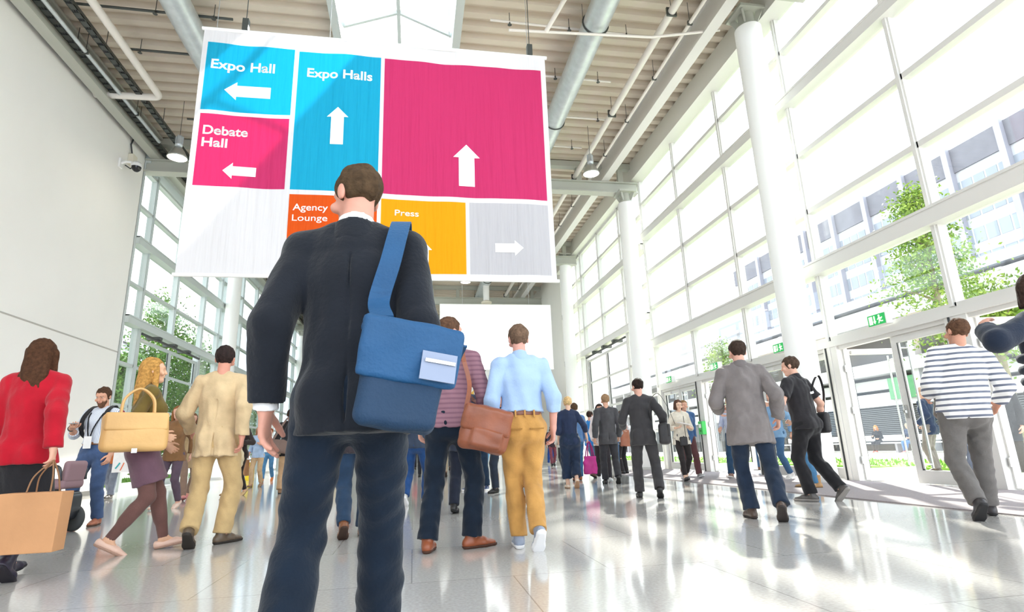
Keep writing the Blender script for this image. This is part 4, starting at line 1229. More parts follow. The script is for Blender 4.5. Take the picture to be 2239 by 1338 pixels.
def hair_prims(K, style):
    s = K.s * K.hs; h = K.H
    g = .007
    P = [el(h(0, -.014, .036), ((.078 + g) * s, (.096 + g) * s, (.090 + g) * s), K.Rh)]
    face = [rbox(h(0, .115, -.06), (.075 * s, .085 * s, .125 * s), .04 * s, K.Rh, op='sub', k=.012)]
    if style == 'short':
        return P + face + [cut(h(0, .0, -.058), K.Rh @ A3(0, .45, -1)), rbox(h(.09, .03, -.06), (.03 * s, .05 * s, .05 * s), .02 * s, K.Rh, op='sub', k=.01), rbox(h(-.09, .03, -.06), (.03 * s, .05 * s, .05 * s), .02 * s, K.Rh, op='sub', k=.01)]
    U = K.Rh @ A3(1, 0, 0)
    dn = A3(0, 0, -1)
    if style == 'bob':
        P += [ec(h(0, -.03, .02), h(0, -.03, -.10), U, (.092 * s, .092 * s), (.10 * s, .085 * s), flat=(0, 1))]
        return P + face
    if style == 'long':
        b0 = h(0, -.045, .0); b1 = K.tor(0, -.105, .36)
        P += [ec(b0, (b0 + b1) / 2, U, (.090 * s, .075 * s), (.098 * s, .058 * s)), ec((b0 + b1) / 2, b1, U, (.098 * s, .056 * s), (.075 * s, .026 * s))]
        P += [rc(h(sg * .075, .015, .02), K.tor(sg * .085, .03, .42), .030 * s, .022 * s) for sg in (1, -1)]
        return P + face
    if style == 'bun':
        P += [el(h(0, -.10, .07), (.045 * s,) * 3)]
        return P + face + [cut(h(0, .0, -.075), K.Rh @ A3(0, .3, -1))]
    return P

SHOES = {}
def shoe_meshes(style, s):
    key = (style, round(s, 2))
    if key in SHOES: return SHOES[key]
    q = lambda x, y, z: A3(x, y, z) * s
    res = .0065
    if style in ('brogue', 'sneaker', 'flat', 'boot'):
        z0 = .018 if style != 'sneaker' else .026
        P = [ec(q(0, -.045, .038), q(0, .10, .034), A3(1, 0, 0), (.036 * s, .042 * s), (.047 * s, .032 * s), k=.02), ec(q(0, .10, .034), q(.004, .185, .026), A3(1, 0, 0), (.047 * s, .032 * s), (.030 * s, .020 * s), k=.02)]
        if style == 'boot': P += [rc(q(0, -.012, .05), q(0, -.012, .20), .047 * s, .054 * s, flat=(0, 1))]
        elif style == 'flat': P += [el(q(0, .005, .09), (.033 * s, .075 * s, .045 * s), op='sub', k=.008)]
        else: P += [rc(q(0, -.01, .05), q(0, -.008, .098), .042 * s, .043 * s, flat=(0, 1), k=.02), rc(q(0, .03, .075), q(0, .10, .05), .030 * s, .022 * s, k=.02)]
        P += [cut(q(0, 0, z0), (0, 0, -1))]
        up_ = solidify(P, res, .02)
        S = [ec(q(0, -.045, .038), q(0, .10, .034), A3(1, 0, 0), (.040 * s, .048 * s), (.051 * s, .05 * s), k=.02), ec(q(0, .10, .034), q(.004, .185, .026), A3(1, 0, 0), (.051 * s, .05 * s), (.034 * s, .05 * s), k=.02),
             cut(q(0, 0, .001), (0, 0, -1)), cut(q(0, 0, z0 + .003), (0, 0, 1))]
        so = solidify(S, res, .02)
    SHOES[key] = (up_, so)
    return SHOES[key]

def add_shoes(K, root, style, m, ms):
    (uP, uF), (sP, sF) = shoe_meshes(style, K.s)
    ku = ('u', style, round(K.s, 2), m.name); ks = ('s', style, round(K.s, 2), ms.name)
    for i in (0, 1):
        o_, M_ = K.feet[i]
        if ku not in SHOES:
            u = np_mesh('shoe', uP, uF, m); SHOES[ku] = u.data
        else: u = link_mesh('shoe', SHOES[ku])
        if ks not in SHOES:
            so = np_mesh('sole', sP, sF, ms); SHOES[ks] = so.data
        else: so = link_mesh('sole', SHOES[ks])
        if style == 'boot': u.name = 'boot'
        mw = Matrix([list(M_[0]) + [o_[0]], list(M_[1]) + [o_[1]], list(M_[2]) + [o_[2]], [0, 0, 0, 1]])
        u.parent = root; u.matrix_local = mw; so.parent = u

def belt(K, root, m, e=.021, z=.082):
    s = K.s; T = K.tor; X = K.Rt @ A3(1, 0, 0); f = K.fat; w = (.158 * .35 + .116 * .65) if K.female else (.150 * .40 + .130 * .60)
    sdf_obj('belt', [ec(T(0, 0, z - .018), T(0, 0, z + .018), X, ((w * f + e) * s, (.100 * f + e) * s), ((w * f + e - .003) * s, (.098 * f + e) * s), flat=(1, 1))], .007, m, root, 0)

def face(K, root, hair_m, iris='#3a2a1e'):
    s = K.s; w = mat('eye_white', '#cfc4bc', rough=.5); ir = mat('iris_' + iris.strip('#'), iris, rough=.2)
    for sg in (1, -1):
        c = K.H(sg * .031, .079, .008)
        P, F = solidify([el(c, (.0120 * s, .0115 * s, .0068 * s), K.Rh)], .004, 0)
        eb = np_mesh('eye', P, F, w, root)
        P, F = solidify([el(c + K.Rh @ A3(0, .0085, 0) * s, (.0058 * s, .006 * s, .0058 * s), K.Rh)], .003, 0); np_mesh('iris', P, F, ir, eb)
        P, F = solidify([rc(K.H(sg * .014, .097, .026), K.H(sg * .046, .083, .028), .0045 * s, .0035 * s)], .004, 0); np_mesh('eyebrow', P, F, hair_m, root)
    P, F = solidify([el(K.H(0, .0965, -.055), (.022 * s, .006 * s, .0075 * s), K.Rh)], .004, 0); np_mesh('lips', P, F, mat('lips', '#b3695f', rough=.45), root)

def person(label, pos, H, yaw=0, body=None, clothes=(), hair=('short', '#3b2a20'), skin_c='#d2a08a', shoes=('brogue', '#2a2523', '#1a1816'), res=.010, fine=True, show_face=False, curl=(35, 35), grip=(None, None), group=None, seed=0, belt_c=None, z=0.0, bres=None):
    """clothes: list of (name, kind, kwargs, material[, fold amplitude])"""
    K = skeleton(H, **(body or {}))
    root = thing('person', label, 'person', (pos[0], pos[1], z), radians(yaw), group)
    sdf_obj('body', body_prims(K, fine, curl=curl, grip=grip), (bres or min(res, .0075)) if fine else res, skin(skin_c), root, .03)
    for c in clothes:
        nm, kind, kw, m = c[:4]; amp = c[4] if len(c) > 4 else .004
        P = {'top': g_top, 'trousers': g_trousers, 'skirt': g_skirt}[kind](K, **kw)
        sdf_obj(nm, P, res, m, root, .026 if kind == 'top' else .03, folds(amp * .55 * K.s, seed * 13 + len(nm), .075 if kind != 'trousers' else .07, 9, (1.2, 1.0, .5) if kind != 'trousers' else (.9, .9, .8)) if amp else None)
    if hair[0]:
        sdf_obj('hair', hair_prims(K, hair[0]), min(res, .009), hairm(hair[1]), root, .02, folds(.0035, seed + 5, .035, 6, (1.2, 1.2, .35)))
    if shoes: add_shoes(K, root, shoes[0], mat('shoe_' + shoes[1].strip('#'), shoes[1], rough=.38, spec=.5), mat('sole_' + shoes[2].strip('#'), shoes[2], rough=.7))
    if belt_c: belt(K, root, mat('belt_' + belt_c.strip('#'), belt_c, rough=.45), max(.021, max([c[2].get('e', 0) for c in clothes if c[1] == 'trousers']) + .007))
    if show_face: face(K, root, hairm(hair[1]))
    K.root = root; K.yaw = radians(yaw); K.pos = A3(pos[0], pos[1], z)
    K.world = lambda p: K.pos + Rz(K.yaw) @ A3(p)
    return K

def cuff(K, i, m, r=.037):
    d = nrm(K.wr[i] - K.el[i]); s = K.s
    sdf_obj('shirt_cuff', [rc(K.wr[i] - d * .03 * s, K.wr[i] + d * .006 * s, r * s, (r + .002) * s, flat=(1, 1))], .005, m, K.root, .004)

def collar(K, m, r=.064, name='collar', open_=False):
    s = K.s; a = K.tor(0, -.022, .535); b = K.tor(0, -.012, .595); X = K.Rt @ A3(1, 0, 0)
    sdf_obj(name, [ec(a, b, X, ((r + .012) * s, (r + .012) * s), (r * s, r * s), flat=(0, 1))], .008, m, K.root, .01)

WALK_R = ((.085, .27, -12, -4), (-.085, -.30, 42, 4))
WALK_L = ((.085, -.30, 42, -4), (-.085, .27, -12, 4))
STROLL_R = ((.085, .16, -4, -5), (-.085, -.17, 22, 5))
STROLL_L = ((.085, -.17, 22, -5), (-.085, .16, -4, 5))
STAND = ((.10, .02, 0, -9), (-.10, -.01, 0, 9))
AW_R = ((.07, -.16, -.50), (.06, .20, -.48))
AW_L = ((.06, .20, -.48), (.07, -.16, -.50))

# ---- things carried -----------------------------------------------
def carried(K, name, label, cat, local, rz=0.0, group=None):
    """a thing held or worn by person K: stands at the same place in the person's own frame"""
    w = K.world(local); t = thing(name, label, cat, tuple(w), K.yaw + rz, group); return t
def rib_local(t, origin, pts, w, th, side, name, m):
    b = MB(); b.ribbon([Vector(A3(p) - A3(origin)) for p in pts], w, th, side); return b.build(name, m, t)
def smoothpath(pts, n=6):
    P = [A3(p) for p in pts]; P = [2 * P[0] - P[1]] + P + [2 * P[-1] - P[-2]]; out = []
    for i in range(1, len(P) - 2):
        for k in range(n):
            t = k / n; out.append(.5 * ((2 * P[i]) + (-P[i - 1] + P[i + 1]) * t + (2 * P[i - 1] - 5 * P[i] + 4 * P[i + 1] - P[i + 2]) * t * t + (-P[i - 1] + 3 * P[i] - 3 * P[i + 1] + P[i + 2]) * t ** 3))
    out.append(P[-2]); return out

# ================================================================== THE PEOPLE
T_, P_, S_ = 'top', 'trousers', 'skirt'
def jacket(m, e=.026, hem=-.17, sleeve=1.97, loose=1.0, hem_w=None, amp=.006, sl_r=.008, name='jacket', vent=0):
    return (name, T_, dict(e=e, hem=hem, sleeve=sleeve, loose=loose, hem_w=hem_w, sl_r=sl_r, vent=vent), m, amp)
def shirt(m, e=.017, hem=.085, sleeve=1.97, amp=.005, sl_r=.006, name='shirt', loose=1.03, hem_w=None):
    return (name, T_, dict(e=e, hem=hem, sleeve=sleeve, loose=loose, sl_r=sl_r, hem_w=hem_w), m, amp)
def trousers(m, e=.014, ankle=.068, end=1.0, amp=.005, name='trousers', top=.10):
    return (name, P_, dict(e=e, ankle=ankle, end=end, top=top), m, amp)
def slim(m, end=1.0, amp=.003, name='trousers', ankle=.052): return trousers(m, .008, ankle, end, amp, name)
def tights(m): return ('tights', P_, dict(e=.006, ankle=.042, end=1.0, knee=.066), m, 0)

NAVY = cloth('#171b23'); DENIM = cloth('#1d3a56', .2); DENIM_D = cloth('#0e1b2a', .2); BLACK = cloth('#212023'); CHAR = cloth('#3a383a')
JEANB = cloth('#4f7fa6', .2); TANC = cloth('#c9a877'); KHAKI = cloth('#b98a4c', .15); WHITE_C = cloth('#eceaea', .04); LBLUE = cloth('#9fb8da', .06)

# --- 1 the big walker in front
K = person('man in dark navy blazer and jeans walking away, largest figure, blue messenger bag on him', (-.20, 1.95), 1.82, -4,
    dict(feet=((.07, .24, -8, -4), (-.13, -.28, 40, 8)), arms=((.055, .12, -.47, (0.05, .4, -.8)), (.085, -.03, -.535)), elbow=((.12, -1, -.1), None), head=(44, -6), hs=.93, lean=3, tilt=-1),
    [trousers(DENIM_D, .014, .076, amp=.006), jacket(NAVY, .026, -.155, (1.97, 1.93), 1.02, .162, .005, vent=.006)],
    hair=('short', '#4a3928'), skin_c='#cf9683', shoes=('brogue', '#3b2a20', '#1a1816'), res=.0075, curl=(50, 24), seed=1, bres=.005)
collar(K, WHITE_C, .062, 'shirt_collar'); cuff(K, 0, WHITE_C); cuff(K, 1, WHITE_C)
P = [ec(K.tor(0, -.03, .49), K.tor(0, -.024, .565), K.Rt @ A3(1, 0, 0), (.098, .088), (.076, .078), flat=(0, 1))]
sdf_obj('jacket_collar', P, .0075, NAVY, K.root, .01)
HERO = K
BLUE_B = mat('bag_blue', '#104a76', rough=.65, vary=.1, vscale=5, bump=.3, bscale=90); BLUE_D = mat('bag_blue_deep', '#0b304e', rough=.7, vary=.1, vscale=5, bump=.3, bscale=90)
c0 = A3(.190, -.225, .965)
t = carried(K, 'messenger_bag', 'blue messenger bag with grey patch slung behind the man in navy blazer', 'bag', c0)
Rb = Rz(radians(14)) @ Ry(radians(9))
sdf_obj('bag_body', [rbox((-.01, 0, -.035), (.122, .055, .135), .035, Rb)], .008, BLUE_D, t, .01, folds(.004, 3, .12))
sdf_obj('flap', [rbox(Rb @ A3(0, -.052, .055), (.150, .016, .090), .014, Rb @ Rx(.10)), rbox(Rb @ A3(0, 0, .130), (.148, .062, .018), .015, Rb)], .007, BLUE_B, t, .02, folds(.003, 4, .12))
q = MB(); q.bar(tuple(Rb @ A3(.03, -.083, .02)), tuple(Rb @ A3(.135, -.083, .02)), .006, .085, upv=tuple(Rb @ A3(0, .1, 1))); q.build('patch', mat('bag_patch', '#8a95ad', rough=.6), t)
q = MB(); q.bar(tuple(Rb @ A3(.04, -.089, .035)), tuple(Rb @ A3(.13, -.089, .035)), .004, .01, upv=(0, 0, 1)); q.build('zip', CHROME, t)
shp = K.sh[0]
pts = smoothpath([c0 + Rb @ A3(-.10, -.035, .15), K.tor(.10, -.155, .25), K.tor(.135, -.155, .38), K.tor(.155, -.115, .50), K.tor(.16, -.03, .578), K.tor(.155, .07, .53), K.tor(.15, .145, .38), K.tor(.185, .15, .15), K.tor(.27, .06, .02), c0 + Rb @ A3(.15, .02, .12)])
rib_local(t, c0, pts, .068, .006, [Vector((1, .15, 0))] * 8 + [Vector((1, 0, 0))] * (len(pts) - 8), 'strap', BLUE_B)

# --- 2 woman in red
RED = cloth('#ab1125'); K = person('woman in red jacket and black skirt walking away beside the white wall', (-2.70, 4.62), 1.66, 6,
    dict(female=True, feet=((.08, -.25, 38, 0), (-.08, .22, -6, 0)), arms=((.10, -.18, -.505), (.07, .12, -.52)), head=(-12, 0)),
    [tights(cloth('#2a2440')), ('skirt', S_, dict(hem=-.46, w=.185), BLACK, .004), jacket(RED, .036, -.13, 1.97, 1.02, .19, .006)], hair=('long', '#4a3020'), shoes=('boot', '#2b2638', '#1a1620'), seed=2, skin_c='#d6a48c')
PAPER = mat('kraft_paper', '#c08d62', rough=.85, vary=.08, vscale=4, bump=.3, bscale=14)
h0 = K.wr[0] + K.hd[0] * .09
c0 = A3(h0[0] - .01, h0[1] - .10, h0[2] - .56)
t = carried(K, 'paper_bag', 'brown paper carrier bag held by the woman in red jacket', 'bag', c0, radians(-5))
b = MB(); b.prism([(-.17, 0), (.17, 0), (.18, .37), (-.18, .37)], lambda a, q_, d: (a, d, q_), -.07, .07); b.build('bag_body', PAPER, t, bevel=.006)
b = MB()
for yy in (-.055, .055): b.tube(smoothpath([(-.04, yy, .36), (-.02, yy * .6, .47), (.055, yy * .15, .56), (.065, yy * .15, .56), (.09, yy * .6, .47), (.10, yy, .36)]), .005, 6)
b.build('handle', mat('paper_cord', '#8d6647', rough=.8), t)

# --- 3 man with phone
STR = stripe_mat('shirt_pinstripe', '#e6e8ee', '#8f9bb5', 0, 70, .62)
K = person('bearded man in striped shirt and jeans standing by the white wall looking at phone', (-4.0, 8.2), 1.73, 168,
    dict(feet=((.13, .10, 0, -20), (-.10, -.06, 0, 16)), arms=((-.02, .29, -.20, (-.75, .6, .15)), (.05, .05, -.54)), head=(8, -22), lean=-2, elbow=((.6, -.6, -.6), None), fat=1.08),
    [trousers(cloth('#42567a', .2), .016, .066, amp=.007), shirt(STR, sleeve=(1.35, 1.4), sl_r=.007)], hair=('short', '#4d3526'), skin_c='#d09a80', shoes=('brogue', '#a9664a', '#5b3a2a'), res=.008, show_face=True, grip=((-.2, .2, 1), None), curl=(55, 35), seed=3, belt_c='#8a5a34')
PH = K
sdf_obj('beard', [ec(K.H(0, .045, -.060), K.H(0, .058, -.098), K.Rh @ A3(1, 0, 0), (.060, .052), (.040, .042)), rbox(K.H(0, .12, -.052), (.03, .03, .012), .01, K.Rh, op='sub', k=.01), cut(K.H(0, 0, -.045), K.Rh @ A3(0, 0, 1))], .006, hairm('#6a4a38'), K.root, .01)
b = MB(); b.ribbon(smoothpath([K.tor(-.07, -.02, .57), K.tor(-.085, .10, .45), K.tor(-.04, .155, .28), K.tor(0, .155, .14), K.tor(.04, .155, .28), K.tor(.085, .10, .45), K.tor(.07, -.02, .57)]), .018, .003, (1, 0, 0)); b.build('lanyard', BLACK, K.root)
b = MB(); b.box(-.05, .05, .16, .165, .93, 1.08); b.build('name_badge', WHITE_C, K.root, bevel=.002)
wv = K.wr[0] - K.hd[0] * .03; fa = nrm(K.wr[0] - K.el[0])
sdf_obj('watch', [rc(wv - fa * .014, wv + fa * .014, .036, flat=(1, 1)), rc(wv, wv + A3(.02, -.02, .034), .02, k=.004)], .005, mat('watch_black', '#222224', rough=.35), K.root, .005)
pc = K.wr[0] + K.hd[0] * .10 + A3(0, .0, .035)
t = carried(K, 'phone', 'grey phone held up by the bearded man at the white wall', 'phone', pc, radians(20))
b = MB(); b.box(-.037, .037, -.072, .072, -.004, .004); o = b.build('case', mat('phone_grey', '#8b8f94', rough=.3), t, bevel=.003)
b = MB(); b.box(-.033, .033, -.065, .065, .0041, .0046); b.build('screen', mat('phone_screen', '#30343a', rough=.1), t)
MAROON = cloth('#8c1c36')
c0 = A3(.03, -.22, 1.22)
t = carried(K, 'backpack', 'maroon backpack with black straps worn by the man with phone', 'bag', c0)
sdf_obj('bag_body', [rbox((.02, -.02, -.02), (.17, .10, .24), .08), rbox((.02, -.10, -.08), (.12, .05, .13), .05)], .010, MAROON, t, .02, folds(.004, 5, .14))
for sg in (1, -1):
    rib_local(t, c0, smoothpath([K.tor(sg * .11, -.14, .46), K.tor(sg * .125, -.05, .58), K.tor(sg * .13, .08, .50), K.tor(sg * .15, .135, .36), K.tor(sg * .185, .04, .20), K.tor(sg * .13, -.13, .10)]), .055, .012, (1, 0, 0), 'strap', BLACK)

# --- 4 blonde woman
K = person('blonde woman in olive top and plum skirt walking right in front of the left gate', (-2.33, 5.55), 1.68, -62,
    dict(female=True, feet=((.07, -.24, 30, 0), (-.07, .26, -8, 0)), arms=((.10, .10, -.40, (.0, .9, -.2)), (.06, .20, -.46)), head=(0, 2), elbow=((.4, -1, -.2), None)),
    [tights(cloth('#6a4b46')), ('skirt', S_, dict(hem=-.34, w=.185), cloth('#6b4f5c'), .004), shirt(cloth('#6b5a2c'), .018, -.02, 1.9)], hair=('long', '#b98a4a'), shoes=('flat', '#dcb8a6', '#a98877'), seed=4, skin_c='#dcae90')
TANL = mat('leather_tan', '#d9ad6e', rough=.5, vary=.1, vscale=4, bump=.15, bscale=30)
c0 = A3(.29, -.10, .98)
t = carried(K, 'handbag', 'large tan leather handbag on the arm of the blonde woman', 'bag', c0, radians(90))
sdf_obj('bag_body', [rbox((0, 0, 0), (.235, .075, .155), .045)], .010, TANL, t, .02, folds(.005, 6, .2))
sdf_obj('flap', [rbox((0, -.062, .085), (.225, .022, .075), .02)], .010, TANL, t, .02)
for yy in (-.04, .04): MB().tube(smoothpath([(-.12, yy, .14), (-.10, yy * .7, .28), (0, yy * .4, .36), (.10, yy * .7, .28), (.12, yy, .14)]), .010, 8).build('handle', TANL, t)
MB().box(-.02, .02, -.10, -.085, -.17, -.13).build('clasp', CHROME, t, bevel=.004)

# --- 5 beige suit
BEIGE = cloth('#cdb38c')
person('man in beige suit walking away before the left glazing', (-1.80, 5.75), 1.82, 4, dict(feet=((.10, .05, 0, -38), (-.09, -.30, 40, 4)), arms=((.06, -.14, -.50), (.11, .22, -.42)), lean=2),
    [trousers(cloth('#bfa273'), .018, .078, amp=.008), jacket(BEIGE, .028, -.19, 1.95, 1.06, amp=.009, vent=.007)], hair=('short', '#2f2422'), skin_c='#cf917c', shoes=('brogue', '#5a4a3a', '#2b241e'), seed=5)

# --- 6 man with brown satchel, mauve sweater
MAUVE = stripe_mat('sweater_mauve', '#8f6a76', '#7d5a68', 2, 26, .6)
K = person('tall man in mauve sweater, dark jeans and brown shoes beside the navy blazer', (.30, 4.66), 1.86, -6,
    dict(feet=((.15, .03, 0, -58), (-.17, -.06, 0, -4)), arms=((.09, .10, -.50), (.07, .06, -.52)), head=(-55, 0), lean=2),
    [trousers(DENIM_D, .017, .074, amp=.007), shirt(MAUVE, .024, -.06, 1.8, .006)], hair=('short', '#5a4030'), skin_c='#d39c88', shoes=('brogue', '#8c4a2c', '#4a2a1c'), seed=6)
collar(K, WHITE_C, .063, 'shirt_collar')
wv = K.wr[0] - nrm(K.wr[0] - K.el[0]) * .05
for j in range(3):
    c = wv + nrm(K.wr[0] - K.el[0]) * (j * .022 - .02); MB().tube([tuple(c + nrm(np.cross(K.hd[0], A3(1, 0, .1))) * .040 * cos(a * pi / 8) + A3(1, 0, .1) * .036 * sin(a * pi / 8)) for a in range(17)], .005, 6, cap=False).build('bracelet', mat('gold', '#c9a24e', rough=.3, metal=.8), K.root)
LEATH = mat('leather_brown', '#85492f', rough=.38, vary=.2, vscale=6, bump=.3, bscale=18)
c0 = A3(.27, -.36, .90)
t = carried(K, 'satchel', 'brown leather satchel hanging between mauve sweater and the blue shirted man', 'bag', c0, radians(6))
Rs = Ry(radians(14))
sdf_obj('bag_body', [rbox((0, 0, -.03), (.185, .075, .145), .055, Rs), rbox(Rs @ A3(.02, -.07, -.08), (.12, .03, .07), .025, Rs)], .008, LEATH, t, .02, folds(.006, 8, .13))
sdf_obj('flap', [rbox(Rs @ A3(0, -.06, .05), (.185, .035, .10), .03, Rs @ Rx(.12)), rbox(Rs @ A3(0, 0, .125), (.18, .07, .03), .028, Rs)], .008, LEATH, t, .02, folds(.005, 9, .12))
rib_local(t, c0, smoothpath([c0 + Rs @ A3(-.17, 0, .10), K.tor(.17, -.17, .25), K.tor(.13, -.14, .46), K.tor(.13, -.02, .595), K.tor(.13, .11, .47), K.tor(.20, .13, .2), c0 + Rs @ A3(.16, .05, .10)]), .035, .006, (1, 0, 0), 'strap', LEATH)

# --- 7 blue shirt
K = person('man in light blue shirt and tan chinos walking away before the white screen', (.86, 4.50), 1.76, 0,
    dict(feet=((.06, -.30, 46, 2), (-.05, .05, 0, -6)), arms=((.085, .0, -.52), (.085, .06, -.525)), lean=2, fat=1.04),
    [trousers(KHAKI, .015, .066, amp=.008), shirt(LBLUE, .020, .09, (1.42, 1.46), .008, .007, loose=1.08)], hair=('short', '#6a5444'), skin_c='#d09a8c', shoes=('sneaker', '#8d97aa', '#e8e8ea'), res=.008, curl=(40, 42), seed=7, belt_c='#7a4a36')
collar(K, LBLUE, .060, 'collar')
for sg in (-.075, 0.0, .075): MB().box(sg * K.s - .006, sg * K.s + .006, -.134, -.118, K.pel[2] + .052, K.pel[2] + .105).build('belt_loop', KHAKI, K.root)
for sg in (-1, 1):
    MB().box(sg * .085 - .055, sg * .085 + .055, -.163, -.150, K.pel[2] - .045, K.pel[2] - .035).build('back_pocket', cloth('#9a7038'), K.root)

# --- 8 dark suit
K = person('man in dark charcoal suit striding right of the round column base', (3.30, 7.95), 1.72, -16, dict(feet=((.15, -.20, 30, -10), (-.10, .12, 0, 0)), arms=((.16, .06, -.42), (.08, .24, -.38, (.2, .9, .1))), lean=4, head=(25, -4)),
    [trousers(CHAR, .018, .072, amp=.007), jacket(CHAR, .026, -.18, 1.97, 1.04, amp=.007, vent=.008)], hair=('short', '#2b211d'), skin_c='#d3a18e', shoes=('brogue', '#1d1b1b', '#111111'), seed=8, fine=True)
DKB = mat('bag_black', '#2e2c2e', rough=.6, bump=.2, bscale=40)
c0 = A3(.31, -.03, .90)
t = carried(K, 'shoulder_bag', 'black shoulder bag on the man in charcoal suit', 'bag', c0, radians(80))
sdf_obj('bag_body', [rbox((0, 0, -.02), (.20, .075, .15), .05)], .010, DKB, t, .02, folds(.005, 11, .14))
sdf_obj('flap', [rbox((0, -.07, .03), (.195, .02, .09), .018)], .010, DKB, t, .01)
rib_local(t, c0, smoothpath([c0 + A3(0, -.16, .12), K.tor(.16, -.14, .36), K.tor(.125, -.03, .565), K.tor(.15, .11, .42), c0 + A3(0, .17, .12)]), .04, .006, (1, 0, 0), 'strap', DKB)

# --- 9 grey coat
K = person('man in grey coat and dark jeans striding towards the exit doors', (3.33, 5.28), 1.79, -24, dict(feet=((.13, -.38, 46, -8), (-.07, .05, 0, 12)), arms=((.12, .02, -.47), (.06, .24, -.36, (.4, .8, .2))), lean=6, head=(14, 0)),
    [trousers(cloth('#1e2a3c', .2), .016, .074, amp=.007), jacket(cloth('#77706f'), .032, -.24, 1.97, 1.12, .20, .010, .008, 'coat')], hair=('short', '#3a2d26'), skin_c='#d3a18e', shoes=('brogue', '#4a3a32', '#2a2220'), seed=9)
collar(K, cloth('#6d6666'), .068, 'coat_collar')

# --- 10 black polo
K = person('man in black polo shirt and black trousers walking past the nearest column', (4.85, 6.45), 1.80, 22, dict(feet=((.10, -.34, 46, -4), (-.08, .02, 0, 10)), arms=((.16, -.03, -.50), (.10, .26, -.24, (.3, .9, .25))), lean=6, head=(20, -2), fat=1.06),
    [trousers(cloth('#1e1d20'), .018, .074, amp=.007), shirt(cloth('#29272a'), .028, -.09, .72, .006, .012, 'polo_shirt', 1.12)], hair=('short', '#4a3a30'), skin_c='#d9a994', shoes=('sneaker', '#55504e', '#8f8a86'), res=.008, seed=10)
collar(K, cloth('#29272a'), .064, 'collar')
q = MB(); q.ribbon(smoothpath([K.tor(.02, -.150, .33), K.tor(.06, -.153, .335), K.tor(.10, -.149, .345)]), .028, .004, (0, 0, 1)); q.build('back_print', WHITE_C, K.root)
t = carried(K, 'shoulder_bag', 'black shoulder bag at the right hip of the man in black polo', 'bag', A3(.26, -.02, .93), radians(85))
sdf_obj('bag_body', [rbox((0, 0, 0), (.15, .05, .13), .04)], .010, DKB, t, .02)
rib_local(t, A3(.26, -.02, .93), smoothpath([A3(.26, -.14, 1.03), K.tor(.17, -.13, .36), K.tor(.125, -.03, .565), K.tor(.15, .11, .42), A3(.26, .10, 1.03)]), .03, .005, (1, 0, 0), 'strap', DKB)

# --- 11 woman with ankle boots
K = person('brown haired woman in grey cardigan, pale jeans and tan ankle boots by the column', (6.10, 8.15), 1.74, 60, dict(female=True, feet=((.09, .05, 0, -8), (-.09, -.04, 0, 12)), arms=((.07, .14, -.40, (-.2, .8, .3)), (-.02, .20, .06, (-.1, .1, .9))), elbow=(None, (-.6, -.1, -1)), head=(6, -6)),
    [slim(JEANB), shirt(WHITE_C, .016, -.04, 0, .004), jacket(cloth('#aaa6aa'), .026, -.20, 1.9, 1.1, .20, .009, .012, 'cardigan')], hair=('bob', '#7a4e33'), skin_c='#dfb39c', shoes=('boot', '#b08a5e', '#5a4632'), show_face=True, seed=11)
BRL = mat('leather_olive', '#6e5430', rough=.45, vary=.15, vscale=5)
t = carried(K, 'handbag', 'olive brown handbag of the woman with tan ankle boots', 'bag', A3(-.24, -.02, .97), radians(90))
sdf_obj('bag_body', [rbox((0, 0, 0), (.17, .06, .12), .04)], .010, BRL, t, .02); sdf_obj('flap', [rbox((0, .055, .03), (.165, .018, .08), .016)], .010, BRL, t, .02)
MB().box(-.015, .015, .07, .085, -.05, -.02).build('clasp', MATS['gold'], t)
rib_local(t, A3(-.24, -.02, .97), [A3(-.24, -.02, .97) + A3(*p) for p in ((0, -.15, .08), (.06, -.12, .35), (.10, -.02, .53), (.06, .08, .35), (0, .15, .08))], .025, .005, (1, 0, 0), 'strap', BRL)

# --- 12 cream blazer woman, 13 companion
CREAM = cloth('#d8cfc0')
K = person('woman in cream blazer and black trousers walking in from the exit doors with papers', (5.45, 11.1), 1.64, 172, dict(female=True, feet=((.07, .22, -10, -4), (-.07, -.22, 36, 4)), arms=((.02, .22, -.28, (-.7, .5, .1)), (.02, .24, -.30, (.7, .5, .1))), head=(5, -8)),
    [slim(cloth('#2f2a2a'), .9), shirt(stripe_mat('top_bw', '#3a3436', '#8d8688', 2, 30, .5), .017, -.02, 0, .003, name='striped_top'), jacket(CREAM, .026, -.16, 1.85, 1.05, .185, .007, name='blazer')], hair=('bob', '#5a3f34'), skin_c='#e0b8a0', shoes=('flat', '#2a2626', '#151313'), show_face=True, grip=((-.3, 0, 1), (.3, 0, 1)), seed=12)
t = carried(K, 'leaflet', 'white folded leaflet in the hands of the woman in cream blazer', 'papers', A3(.0, .26, 1.12)); MB().bar((-.10, 0, -.02), (.12, .02, .03), .14, .012).build('sheet', WHITE_C, t)
t = carried(K, 'camera_bag', 'small black pouch hanging before the woman in cream blazer', 'bag', A3(.03, .22, .78)); sdf_obj('bag_body', [rbox((0, 0, 0), (.075, .04, .09), .025)], .01, DKB, t, .01)
MB().tube([(-.05, 0, .08), (-.05, -.02, .5)], .006, 6).build('strap', DKB, t)
person('man in blue jacket and maroon trousers just behind the cream blazer', (5.98, 11.9), 1.70, 176, dict(feet=WALK_L, arms=AW_L), [trousers(cloth('#5a3a3c'), amp=.005), jacket(cloth('#3f5f8a'))], hair=('short', '#8a6a4a'), shoes=('sneaker', '#9a9698', '#e2e2e2'), seed=13)
